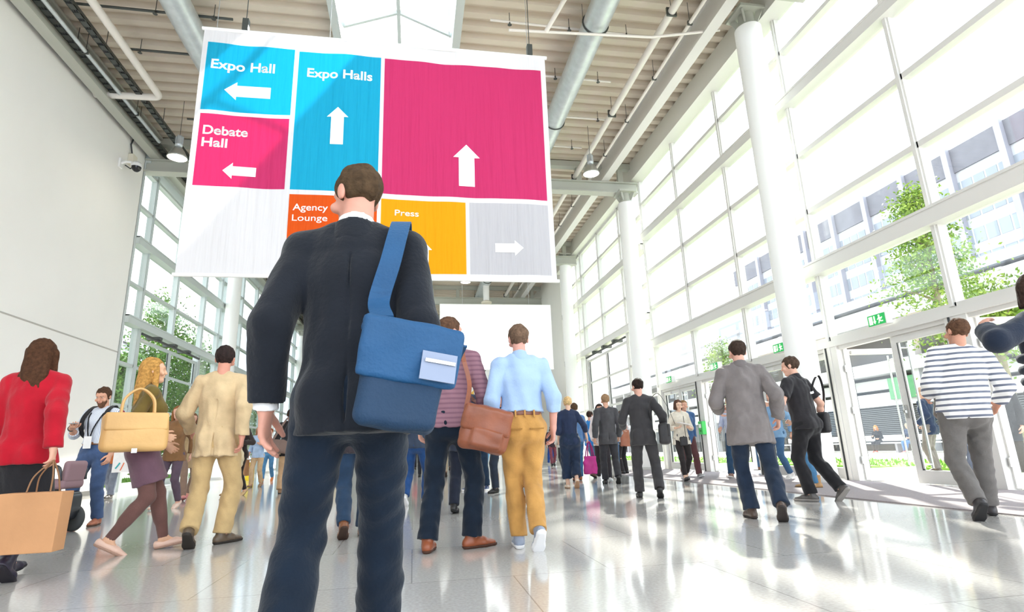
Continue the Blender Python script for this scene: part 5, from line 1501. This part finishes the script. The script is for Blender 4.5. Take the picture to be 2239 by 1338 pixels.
# --- 14 doorman
K = person('man in pale blue shirt and dark jeans coming in through an open exit door', (6.75, 11.3), 1.72, 130, dict(feet=((.08, .24, -8, -4), (-.08, -.26, 36, 4)), arms=((.05, .18, -.40, (.0, .8, .1)), (.06, .22, -.36, (.2, .8, .2)))), [trousers(cloth('#28435e', .2), amp=.005), shirt(cloth('#b9c0d6'), .022, -.06, (1.5, 1.5), .006)], hair=('short', '#4a3428'), shoes=('sneaker', '#8a6a5e', '#d8d4d0'), skin_c='#d6a48c', show_face=True, seed=14)
# --- 15 grey suit
K = person('man in dark grey suit jacket walking away right of the blonde woman in navy', (3.92, 11.25), 1.80, -10, dict(feet=((.12, -.22, 34, -4), (-.09, .12, 0, 2)), arms=((.07, .12, -.50), (.09, -.04, -.52)), head=(10, 0)), [trousers(cloth('#37363a'), amp=.005), jacket(cloth('#4a494c'), vent=.008)], hair=('short', '#9a7a5c'), skin_c='#d6a48c', shoes=('brogue', '#232122', '#141414'), seed=15)
# --- 16 navy woman with tote
K = person('short haired blonde woman in navy blouse and cropped trousers carrying a tote', (2.92, 10.55), 1.70, -8, dict(female=True, feet=((.08, -.16, 40, -2), (-.07, .10, 0, 4)), arms=((.20, .05, -.46), (.06, .12, -.50)), fat=1.08), [trousers(cloth('#1f2c42'), .03, .10, .78, .008), shirt(cloth('#26304a'), .026, -.12, 1.45, .006, name='blouse', hem_w=.19)], hair=('short', '#cfae7c'), skin_c='#dcb39c', shoes=('flat', '#dcc6b2', '#b08a6a'), seed=16)
hp = K.wr[0] + K.hd[0] * .09
MAG = mat('tote_magenta', '#a2156f', rough=.6, vary=.15, vscale=6)
t = carried(K, 'tote_bag', 'magenta tote bag carried by the blonde woman in navy', 'bag', A3(hp[0] + .02, hp[1], hp[2] - .60), radians(30))
sdf_obj('bag_body', [ec((0, 0, .0), (0, 0, .32), (1, 0, 0), (.17, .06), (.14, .05), flat=(1, 1))], .010, MAG, t, .02, folds(.008, 12, .12))
for yy in (-.03, .03): MB().ribbon(smoothpath([(-.08, yy, .31), (-.05, yy * .6, .48), (0, 0, .60), (.05, yy * .6, .48), (.08, yy, .31)]), .03, .004, (0, 1, 0)).build('handle', MAG, t)
# --- 17, 18
person('man in blue shirt and jeans walking beside the navy dressed woman', (3.72, 12.9), 1.76, -4, dict(feet=STROLL_R, arms=AW_L), [trousers(cloth('#35648f', .2), amp=.005), shirt(cloth('#5b7fae'), .024, -.08, 1.9)], hair=('short', '#54402f'), shoes=('brogue', '#a8572f', '#5a3220'), seed=17, res=.012, fine=False)
K = person('man with bright blue jacket over his shoulder holding a green folder', (4.35, 13.7), 1.62, -60, dict(feet=STROLL_L, arms=((.08, .20, -.38, (.1, .9, -.1)), (.06, .1, -.5))), [trousers(cloth('#4a6f93', .2), amp=.004), shirt(cloth('#2f7fc4'), .03, -.10, 1.9, .008, name='jacket')], hair=('short', '#3a2a22'), shoes=('brogue', '#6a4a3a', '#2a2220'), seed=18, res=.012, fine=False)
hp = K.wr[0] + K.hd[0] * .08
t = carried(K, 'folder', 'bright green folder in the hand of the man in bright blue', 'folder', hp + A3(0, .05, -.13), radians(100)); MB().box(-.17, .17, -.012, .012, -.16, .14).build('cover', mat('folder_green', '#63c043', rough=.5), t, bevel=.004)
# --- 19 stripes
BST = stripe_mat('jersey_bw', '#f0efef', '#6f7484', 2, 19, .62)
K = person('man in white and navy striped shirt and grey trousers at the open exit door', (5.02, 4.48), 1.84, -30, dict(feet=((.10, .22, -4, -4), (-.12, -.34, 44, 6)), arms=((.10, .22, -.42), (.09, .16, -.38, (.1, .9, .2))), lean=5, tilt=9, fat=1.10, head=(20, 0)),
    [trousers(cloth('#6a6664'), .018, .07, amp=.007), shirt(BST, .030, -.06, 1.75, .005, .008, 'striped_shirt', 1.15)], hair=('short', '#5a4030'), skin_c='#c58f78', shoes=('brogue', '#3a3638', '#222022'), seed=19)
# --- 20 right edge puffer
K = person('person in dark navy quilted puffer jacket with raised arm at the right edge', (3.96, 2.85), 1.74, 8, dict(feet=STAND, arms=((.06, .1, -.5), (.10, .20, .0, (.6, .3, .7))), elbow=(None, (-1, .1, -.42)), head=(-75, 0)),
    [trousers(BLACK, amp=.004), jacket(cloth('#1c2536'), .036, -.12, 1.9, 1.15, .20, .004, .008, 'puffer_jacket')], hair=('bob', '#3a2c26'), skin_c='#d3a18e', seed=20)
# quilting rings of the puffer jacket
q = MB()
for j in range(6):
    zz = -.10 + j * .075
    q.tube([tuple(K.tor((.186 - .004 * j) * cos(a * pi / 16), -.003 + (.175 - .002 * j) * sin(a * pi / 16), zz)) for a in range(33)], .030, 8, cap=False)
q.build('quilting', cloth('#1c2536'), K.root)
# --- 21 outside by the door
K = person('grey haired man in navy blazer and grey trousers standing outside the open door', (10.6, 10.3), 1.76, 24, dict(feet=((.14, .05, 0, -20), (-.12, -.02, 0, 10)), arms=((.06, .14, -.44), (.10, .10, -.42)), head=(-20, 0)), [trousers(cloth('#7c7570'), amp=.006), jacket(cloth('#28344e'))], hair=('short', '#b99a86'), shoes=('brogue', '#55463c', '#2a2220'), seed=21, skin_c='#dcae98', z=-.02)
K = person('person in dark coat and blue jeans with tan shoes outside, behind the striped man', (10.05, 9.2), 1.80, -70, dict(feet=STAND, arms=AW_R), [trousers(cloth('#5a5f74', .2), amp=.006), jacket(cloth('#4a4140'), .036, -.26, name='coat')], hair=('short', '#4a3a30'), shoes=('brogue', '#c08a66', '#6a4a36'), seed=22, z=-.02)
person('person in black trousers and black shoes outside at the right door post', (10.35, 8.5), 1.72, 120, dict(feet=STAND, arms=('hang', 'hang')), [trousers(BLACK, amp=.005), jacket(cloth('#2d2b2e'))], hair=('short', '#2f2622'), shoes=('brogue', '#1d1b1b', '#111111'), seed=23, z=-.02)
t = thing('tote_bag', 'dark grey tote bag standing on the paving outside the open door', 'bag', (10.75, 9.15, -.02), radians(-40))
sdf_obj('bag_body', [ec((0, 0, 0), (0, 0, .30), (1, 0, 0), (.24, .10), (.13, .04), flat=(1, 1))], .010, mat('bag_grey', '#5f5856', rough=.7), t, .02, folds(.008, 13, .14))
MB().tube(smoothpath([(-.07, 0, .28), (-.09, 0, .42), (-.02, 0, .50), (.05, 0, .42), (.07, 0, .28)]), .010, 8).build('handle', MATS['bag_grey'], t)
# seated on the bench outside
def seated(pos, yaw, label, top, bottom, hair, seed, tm='jacket'):
    K = person(label, pos, 1.68, yaw, dict(female=True, hip=.56, feet=((.08, .46, 0, 0), (-.08, .56, -10, 0)), arms=((.0, .25, -.22, (-.6, .6, .3)), (.0, .26, -.34, (.5, .8, 0))), lean=4, head=(0, -14)), [slim(bottom), jacket(top, .024, -.06, name=tm)], hair=hair, shoes=('sneaker', '#e05a48', '#e8e8e8'), seed=seed, res=.013, fine=False, z=-.02)
    return K
seated((22.45, 24.75), 112, 'red haired woman in black sitting on the bench outside', cloth('#2a282c'), cloth('#3a3538'), ('long', '#c8844a'), 24)
seated((22.45, 22.9), 100, 'fair haired person in navy coat sitting on the bench outside', cloth('#3a4660'), cloth('#5b7fae'), ('bob', '#d8b88a'), 25)
seated((22.45, 19.2), 80, 'person in blue top with white trousers sitting on the bench outside', cloth('#4f6aa8'), cloth('#e4e2e4'), ('short', '#6a4a34'), 26)

# --- left and middle distance
K = person('woman in black with a cream jacket over her arm and beige ankle boots', (-3.62, 13.1), 1.66, 158, dict(female=True, feet=((.08, .22, -8, 0), (-.08, -.22, 34, 0)), arms=((.06, .18, -.44), (.06, .22, -.26, (.6, .6, .1))), head=(0, -4)), [slim(cloth('#332a26')), jacket(cloth('#3c3432'), .024, -.12)], hair=('long', '#a5713f'), shoes=('boot', '#cfae80', '#7a6040'), show_face=True, seed=27, res=.011)
t = carried(K, 'folded_jacket', 'cream jacket hanging over the arm of the woman in black', 'jacket', A3(-.16, .30, .86)); sdf_obj('cloth', [ec((0, 0, -.22), (0, 0, .26), (1, .4, 0), (.15, .07), (.10, .06))], .014, cloth('#d8c9a6'), t, .02, folds(.016, 14, .16))
K = person('woman in light blue shirt and beige trousers walking in with a slim bag', (-4.15, 16.7), 1.62, 172, dict(female=True, feet=STROLL_R, arms=((.08, .1, -.5), (.02, .24, -.2, (.5, .6, .4)))), [slim(cloth('#c6a884'), 1, .004, ankle=.058), shirt(cloth('#a9bfdc'), .03, -.1, 1.6)], hair=('long', '#a5785a'), shoes=('boot', '#9a7a58', '#5a4632'), show_face=True, seed=28, res=.013, fine=False)
t = carried(K, 'shopping_bag', 'slim brown paper bag beside the woman in light blue shirt', 'bag', A3(.30, .05, .30)); MB().box(-.05, .05, -.16, .16, 0, .42).build('bag_body', PAPER, t, bevel=.005); MB().tube([(0, -.07, .42), (0, 0, .62), (0, .07, .42)], .006, 6).build('handle', PAPER, t)
person('man in white shirt and blue jeans with orange shoes far beside the left columns', (-4.75, 20.5), 1.74, 176, dict(feet=WALK_R, arms=AW_R), [slim(JEANB, ankle=.06), shirt(WHITE_C, .02, .03, 1.9)], hair=('short', '#8a4a2c'), shoes=('brogue', '#d07838', '#5a3a22'), seed=29, res=.015, fine=False, belt_c='#8a4a2c')
K = person('man in black jacket and beige trousers walking right of the white columns', (-2.66, 13.2), 1.78, 8, dict(feet=((.16, .0, 0, -30), (-.12, -.02, 0, 0)), arms=('hang', ((.07, .05, -.5)))), [trousers(cloth('#c2a07c'), .02, .078, amp=.007), jacket(cloth('#2e2a2b'))], hair=('short', '#3a2a22'), shoes=('brogue', '#8a6a4c', '#3a2c22'), seed=30, res=.011, fine=False)
t = carried(K, 'shoulder_bag', 'grey brown shoulder bag on the man in beige trousers', 'bag', A3(-.14, -.24, .97)); sdf_obj('bag_body', [rbox((0, 0, 0), (.22, .07, .15), .05)], .012, mat('bag_taupe', '#7c665c', rough=.6, vary=.1), t, .02, folds(.006, 15, .15)); MB().ribbon(smoothpath([(-.19, 0, .10), (-.04, .04, .38), (.12, .18, .62), (.2, .3, .3), (.19, .06, .10)]), .04, .006, (1, 0, 0)).build('strap', MATS['bag_taupe'], t)
DRB = cloth('#7d97b8')
K = person('woman in blue grey dress standing with black sneakers', (-1.82, 10.7), 1.62, 58, dict(female=True, feet=((.09, .0, 0, -10), (-.09, .0, 0, 10)), arms=((.0, .26, -.24, (-.4, .6, .3)), (.03, .24, -.26, (.4, .7, .3)))), [('dress', S_, dict(hem=-.44, w=.235), DRB, .008), shirt(DRB, .024, -.02, 1.9, .006, name='dress_top')], hair=('long', '#a5804e'), shoes=('sneaker', '#2e2a2a', '#e0dcd6'), seed=31, res=.010)
person('dark haired man in black suit talking to the woman in blue grey dress', (-2.15, 11.6), 1.76, -130, dict(feet=STAND, arms=((.06, .16, -.40), 'hang')), [trousers(cloth('#3a2c2c'), amp=.005), jacket(cloth('#26262c'))], hair=('short', '#5a3824'), shoes=('brogue', '#8a5a3c', '#3a2a20'), seed=32, res=.012, fine=False)
person('man in dark jeans and brown shoes right behind the navy blazer', (-.52, 5.7), 1.74, 6, dict(feet=((.07, .05, 0, -4), (-.1, -.25, 36, 4)), arms=('hang', 'hang')), [trousers(cloth('#263a52', .2), .015, .066, amp=.007), jacket(cloth('#3b3438'))], hair=('short', '#4a3628'), shoes=('brogue', '#7a4a2c', '#3a2418'), seed=33, fine=False)
K = person('person in blue jeans and white sneakers behind the mauve sweater', (.05, 8.7), 1.70, -20, dict(feet=((.12, .10, 0, -20), (-.12, -.2, 40, 10)), arms=AW_L), [trousers(cloth('#24487c', .2), .016, .07, amp=.006), shirt(cloth('#3b465a'), .024, -.1, 1.9)], hair=('short', '#4a3628'), shoes=('sneaker', '#dcd8d2', '#f0eeee'), seed=34, res=.011, fine=False)
K = person('man in navy jacket raising a hand beside the white screen', (.62, 7.3), 1.72, -20, dict(feet=((.10, .05, 0, -6), (-.10, -.1, 10, 6)), arms=((.10, .24, -.02, (.1, .4, .9)), (.06, .1, -.5)), elbow=((.7, 0, -1), None)), [trousers(cloth('#1d2230'), .016, .068, amp=.005), jacket(cloth('#2b3242'))], hair=('short', '#2d2420'), shoes=('brogue', '#1d1b1b', '#111111'), seed=35, res=.011, fine=False)
K = person('man in dark jeans and white sneakers standing beyond the brown satchel', (1.28, 11.3), 1.74, 150, dict(feet=((.22, .02, 0, -14), (-.16, .02, 0, 14)), arms=((.02, .24, -.26, (-.4, .7, .2)), (.02, .24, -.28, (.4, .7, .2)))), [trousers(cloth('#1f3146', .2), .012, .062, amp=.005), shirt(cloth('#c9c4c0'), .02, -.08, 1.5)], hair=('short', '#7a4a34'), shoes=('sneaker', '#3a4668', '#eceaea'), seed=36, res=.011, fine=False, show_face=True)
K = person('man with black camera strap and black shoes left of the tan chinos', (1.60, 10.4), 1.80, 165, dict(feet=((.13, .06, 0, -30), (-.1, -.1, 0, 10)), arms=((.02, .24, -.24, (-.4, .7, .2)), (.04, .2, -.36))), [trousers(cloth('#232b38', .2), .014, .066, amp=.005), jacket(cloth('#23242a'), .026)], hair=('short', '#2d2420'), skin_c='#c48a6c', shoes=('brogue', '#1d1b1b', '#111111'), seed=37, res=.011, fine=False, show_face=True)
b = MB(); b.ribbon(smoothpath([K.tor(-.07, -.02, .59), K.tor(-.08, .13, .42), K.tor(.02, .19, .16), K.tor(.08, .13, .42), K.tor(.07, -.02, .59)]), .03, .004, (1, 0, 0)); b.build('lanyard', BLACK, K.root)
person('woman in light blue jeans and tan boots far behind the brown satchel', (1.72, 14.0), 1.66, 20, dict(female=True, feet=STROLL_R, arms=AW_L), [slim(cloth('#5f93b5', .2)), shirt(cloth('#8d8a92'), .022, -.1, 1.9)], hair=('long', '#5a4030'), shoes=('boot', '#b5824c', '#5a4028'), seed=38, res=.013, fine=False)
person('person in grey trousers holding a printed white bag behind the phone man', (-6.55, 14.3), 1.72, 172, dict(feet=STROLL_L, arms=('hang', 'hang')), [trousers(cloth('#7a808e', .2), amp=.005), jacket(cloth('#b5653a'))], hair=('short', '#5a4030'), shoes=('brogue', '#6a6460', '#3a3634'), seed=39, res=.013, fine=False)
t = thing('carrier_bag', 'white printed carrier bag between phone man and plum skirt', 'bag', (-6.25, 13.95, .55)); MB().box(-.17, .17, -.05, .05, 0, .42).build('bag_body', WHITE_C, t, bevel=.006)
q = MB(); q.bar((-.1, -.053, .08), (-.02, -.053, .2), .004, .03); q.build('teal_stripe', mat('print_teal', '#2fa7ad'), t); q = MB(); q.bar((0, -.053, .04), (.06, -.053, .2), .004, .02); q.build('orange_stripe', mat('print_orange', '#e06a3a'), t); MB().tube([(-.07, 0, .42), (0, 0, .58), (.07, 0, .42)], .006, 6).build('handle', BLACK, t)
person('woman in brown jacket and dark trousers behind the blonde woman', (-3.9, 10.4), 1.66, 170, dict(female=True, feet=STROLL_R, arms=AW_L), [slim(cloth('#5a4a58')), jacket(cloth('#7d5a3a'), .036, -.14)], hair=('long', '#8a5c38'), shoes=('flat', '#e0c4b4', '#b89a88'), seed=40, res=.012, fine=False)
person('person in taupe coat with pink shoes behind the beige suit', (-4.4, 12.5), 1.70, -150, dict(female=True, feet=WALK_R, arms=AW_R), [slim(cloth('#8a7264')), jacket(cloth('#a58d6a'), .03, -.3, hem_w=.2, name='coat')], hair=('bob', '#6a4a34'), shoes=('flat', '#d88a8a', '#a86a6a'), seed=41, res=.013, fine=False)
person('person with dark boots far beside the left gate', (-6.4, 19.2), 1.74, 178, dict(feet=STROLL_L, arms=AW_L), [slim(cloth('#6a625a')), jacket(cloth('#8a8274'))], hair=('short', '#3a2c24'), shoes=('boot', '#4a3c30', '#2a221c'), seed=42, res=.014, fine=False)
K = person('woman in jeans crouched over bag right of the grey suit man', (4.62, 13.0), 1.62, 150, dict(female=True, feet=STROLL_R, arms=((.05, .2, -.4), (.05, .2, -.4))), [slim(cloth('#33587e', .2)), jacket(cloth('#8c8a8e'), .024, -.1)], hair=('bob', '#3a2c26'), shoes=('flat', '#e6c9b6', '#c0a490'), seed=43, res=.013, fine=False)
t = thing('backpack', 'white rucksack standing on the floor before the tall glass gate', 'bag', (4.75, 13.5, .012)); sdf_obj('bag_body', [rbox((0, 0, .2), (.17, .10, .20), .09), rbox((0, -.10, .14), (.11, .05, .10), .05)], .012, cloth('#d9d5cd'), t, .03, folds(.012, 16, .13)); MB().tube(smoothpath([(-.06, 0, .38), (0, 0, .46), (.06, 0, .38)]), .012, 8).build('handle', cloth('#b9b4aa'), t)
K = person('woman in black trousers with a big brown leather bag near the glass gate', (5.6, 14.9), 1.68, 30, dict(female=True, feet=STAND, arms=((.1, .2, -.3, (.2, .8, .2)), (.12, .1, -.44))), [slim(cloth('#2f2c2e'), ankle=.06), shirt(cloth('#d6d4d6'), .024, -.06, 1.5)], hair=('short', '#4a3a34'), shoes=('brogue', '#232122', '#141414'), seed=44, res=.012, fine=False)
t = carried(K, 'tote_bag', 'big brown leather tote bag near the glass gate', 'bag', A3(-.16, -.24, .72)); sdf_obj('bag_body', [ec((0, 0, 0), (0, 0, .42), (1, 0, 0), (.22, .08), (.15, .05), flat=(1, 1))], .012, mat('leather_rust', '#9a5a40', rough=.5, vary=.1), t, .02, folds(.006, 17, .15)); MB().tube(smoothpath([(-.08, 0, .4), (-.04, .1, .62), (.04, .1, .62), (.08, 0, .4)]), .012, 8).build('handle', MATS['leather_rust'], t)

# yellow floor sign and the scooter
t = thing('floor_sign', 'small yellow warning sign standing on the floor beyond the woman in black', 'floor sign', (-5.75, 22.2, 0), radians(10))
q = MB(); q.bar((0, -.14, 0), (0, -.01, .62), .28, .02, upv=(0, 1, .2)); q.build('panel', mat('sign_yellow', '#f2cf1c', rough=.5), t); q = MB(); q.bar((0, .14, 0), (0, .01, .62), .28, .02, upv=(0, 1, -.2)); q.build('panel', mat('sign_yellow', '#f2cf1c'), t)
t = thing('mobility_scooter', 'black mobility scooter with padded seat parked along the white wall', 'scooter', (-4.17, 7.45, 0), radians(82)); t.scale = (.75, .75, .92)
SB = mat('scooter_black', '#1d2026', rough=.3, coat=.3); SEAT = mat('seat_mauve', '#8d6f75', rough=.6)
sdf_obj('body', [rbox((0, .0, .22), (.24, .50, .07), .06), rbox((0, -.34, .36), (.22, .22, .13), .08), rbox((0, .5, .33), (.2, .10, .16), .07)], .015, SB, t, .06)
sdf_obj('tiller', [rc((0, .56, .36), (0, .44, .72), .055, .05), rc((0, .44, .72), (0, .34, .88), .055, .05), rc((0, .34, .88), (0, .26, .90), .05, .04)], .012, SB, t, .03)
q = MB(); q.tube([(-.28, .30, .90), (.28, .30, .90)], .014, 8); q.build('handlebar', DARKM, t)
for sg in (-1, 1): MB().tube([(sg * .18, .30, .90), (sg * .31, .27, .90)], .020, 10).build('grip', mat('grip_tan', '#a8714c', rough=.6), t)
sdf_obj('seat', [rbox((0, -.30, .58), (.23, .23, .06), .05)], .012, SEAT, t); sdf_obj('backrest', [rbox((0, -.50, .72), (.21, .05, .13), .045, Rx(.15))], .012, SEAT, t)
for sg in (-1, 1):
    q = MB(); q.tube(smoothpath([(sg * .26, -.5, .62), (sg * .27, -.45, .78), (sg * .27, -.15, .78)]), .022, 8); q.build('armrest', SB, t)
    for yy in (-.42, .48):
        w_ = MB(); w_.lathe([(.0, -.05), (.08, -.055), (.14, -.045), (.155, -.02), (.155, .02), (.14, .045), (.08, .055), (0, .05)], seg=24); o = w_.build('wheel', GASKET, t); o.location = (sg * .25, yy, .155); o.rotation_euler = (0, pi / 2, 0)
MB().tube([(0, -.30, .42), (0, -.30, .55)], .04, 10).build('seat_post', DARKM, t)

# --- the crowd far down the hall
far = [  # x, y, H, yaw, female, top, bottom, hair style, hair colour, words
 (6.0, 24.6, 1.72, 175, 0, '#3a2c34', '#7a3f4c', 'short', '#2d2420', 'dark top and wine red trousers by the far right wall'),
 (6.4, 26.4, 1.66, 10, 1, '#2f55a8', '#2f55a8', 'bob', '#4a3628', 'royal blue suit by the far right wall'),
 (5.5, 26.0, 1.70, 190, 0, '#1f1f24', '#8a8088', 'short', '#2d2420', 'black top and grey trousers by the far right wall'),
 (2.2, 19.5, 1.74, 5, 0, '#e9e7e4', '#3a5f8e', 'short', '#3a2a22', 'white shirt and blue jeans under the white screen'),
 (3.0, 21.5, 1.68, 185, 1, '#2fa0bc', '#3a3f4c', 'long', '#6a4a34', 'turquoise top and dark trousers under the white screen'),
 (0.9, 18.0, 1.72, 0, 0, '#4a4a4e', '#9a8a74', 'short', '#3a2a22', 'grey jacket and sand trousers beyond the satchel'),
 (0.3, 19.0, 1.66, 180, 1, '#2a2428', '#2a2a30', 'long', '#3a2a22', 'black coat and pink shoes beyond the mauve sweater'),
 (-0.2, 21.0, 1.76, 10, 0, '#5a6a5a', '#6a7076', 'short', '#54402f', 'green jacket and grey jeans beyond the mauve sweater'),
 (-0.9, 26.0, 1.74, 175, 0, '#a8452c', '#2a2a30', 'short', '#2d2420', 'rust red jacket and dark trousers far down the middle'),
 (-1.4, 23.5, 1.70, 0, 0, '#23242a', '#1f2a3a', 'short', '#4a3628', 'black jacket and navy jeans far left of the middle'),
 (-1.9, 17.5, 1.68, 5, 1, '#6a4a4c', '#3a3236', 'long', '#5a3a28', 'wine cardigan behind the blue grey dress'),
 (-2.6, 20.0, 1.78, 185, 0, '#e4e2e0', '#c6b89c', 'short', '#8a6a4a', 'white jacket and cream trousers left of the blue grey dress'),
 (-3.2, 22.5, 1.72, 0, 0, '#4a5f80', '#4a6f9a', 'short', '#3a2a22', 'blue shirt and jeans beyond the beige trousers'),
 (-3.9, 25.5, 1.64, 180, 1, '#d8d0c2', '#3a3236', 'bob', '#a5804e', 'cream coat and dark trousers far beside the left columns'),
 (-5.2, 27.0, 1.74, 175, 0, '#33343a', '#33343a', 'short', '#2d2420', 'dark suit far beside the left columns'),
 (3.9, 20.2, 1.76, 180, 0, '#2b2c33', '#24303f', 'short', '#3a2a22', 'dark suit left of the glass gate'),
 (4.9, 18.6, 1.65, 0, 1, '#c9c3bd', '#2d2a2c', 'long', '#7a4e33', 'pale jacket and black trousers before the glass gate'),
 (1.4, 24.0, 1.73, 0, 0, '#35507a', '#3a3a40', 'short', '#5a4030', 'denim blue jacket far under the white screen'),
 (0.2, 28.0, 1.70, 180, 1, '#b0303c', '#2a2a30', 'long', '#2d2420', 'red cardigan far down the middle'),
 (2.6, 29.0, 1.75, 0, 0, '#6a665f', '#33343a', 'short', '#3a2a22', 'olive jacket by the poster partition'),
 (-2.2, 30.0, 1.72, 0, 0, '#7a7f88', '#23242a', 'short', '#5a4030', 'light grey jacket far down the hall'),
 (-4.4, 32.0, 1.68, 180, 1, '#3d6a70', '#2d2a2c', 'bob', '#3a2a22', 'teal coat far down the hall'),
 (7.0, 10.2, 1.70, 100, 0, '#7fa3c8', '#3f6288', 'short', '#54402f', 'sky blue shirt in the doorway behind the grey coat'),
 (9.2, 14.2, 1.72, 120, 0, '#8fb6dc', '#2f4864', 'short', '#7a5a40', 'light blue jacket outside behind the door leaf'),
 (9.6, 12.6, 1.66, 60, 1, '#5a6f94', '#6f97bf', 'long', '#6a4a34', 'blue cardigan and pale jeans outside the doors'),
 (4.0, 11.9, 1.66, 170, 1, '#e8dede', '#3a3438', 'bob', '#3a2a22', 'white top behind the dark grey suit jacket'),
]
SH = [('brogue', '#232122', '#141414'), ('sneaker', '#d8d4d2', '#efefef'), ('brogue', '#6a4630', '#2e2018')]
for i, (x, y, H, yw, fm, a, b_, hs, hc_, words) in enumerate(far):
    gait = [WALK_R, WALK_L, STROLL_R, STAND][i % 4]
    person('person in ' + words, (x, y), H, yw, dict(female=bool(fm), feet=gait, arms=[AW_R, AW_L, AW_L, ('hang', 'hang')][i % 4]), [trousers(cloth(b_), .008, .06, amp=.003), jacket(cloth(a), .032, -.12, amp=.005)], hair=(hs, hc_), shoes=SH[i % 3], seed=60 + i, res=.016, fine=False, z=-.02 if x > 7.9 else 0)
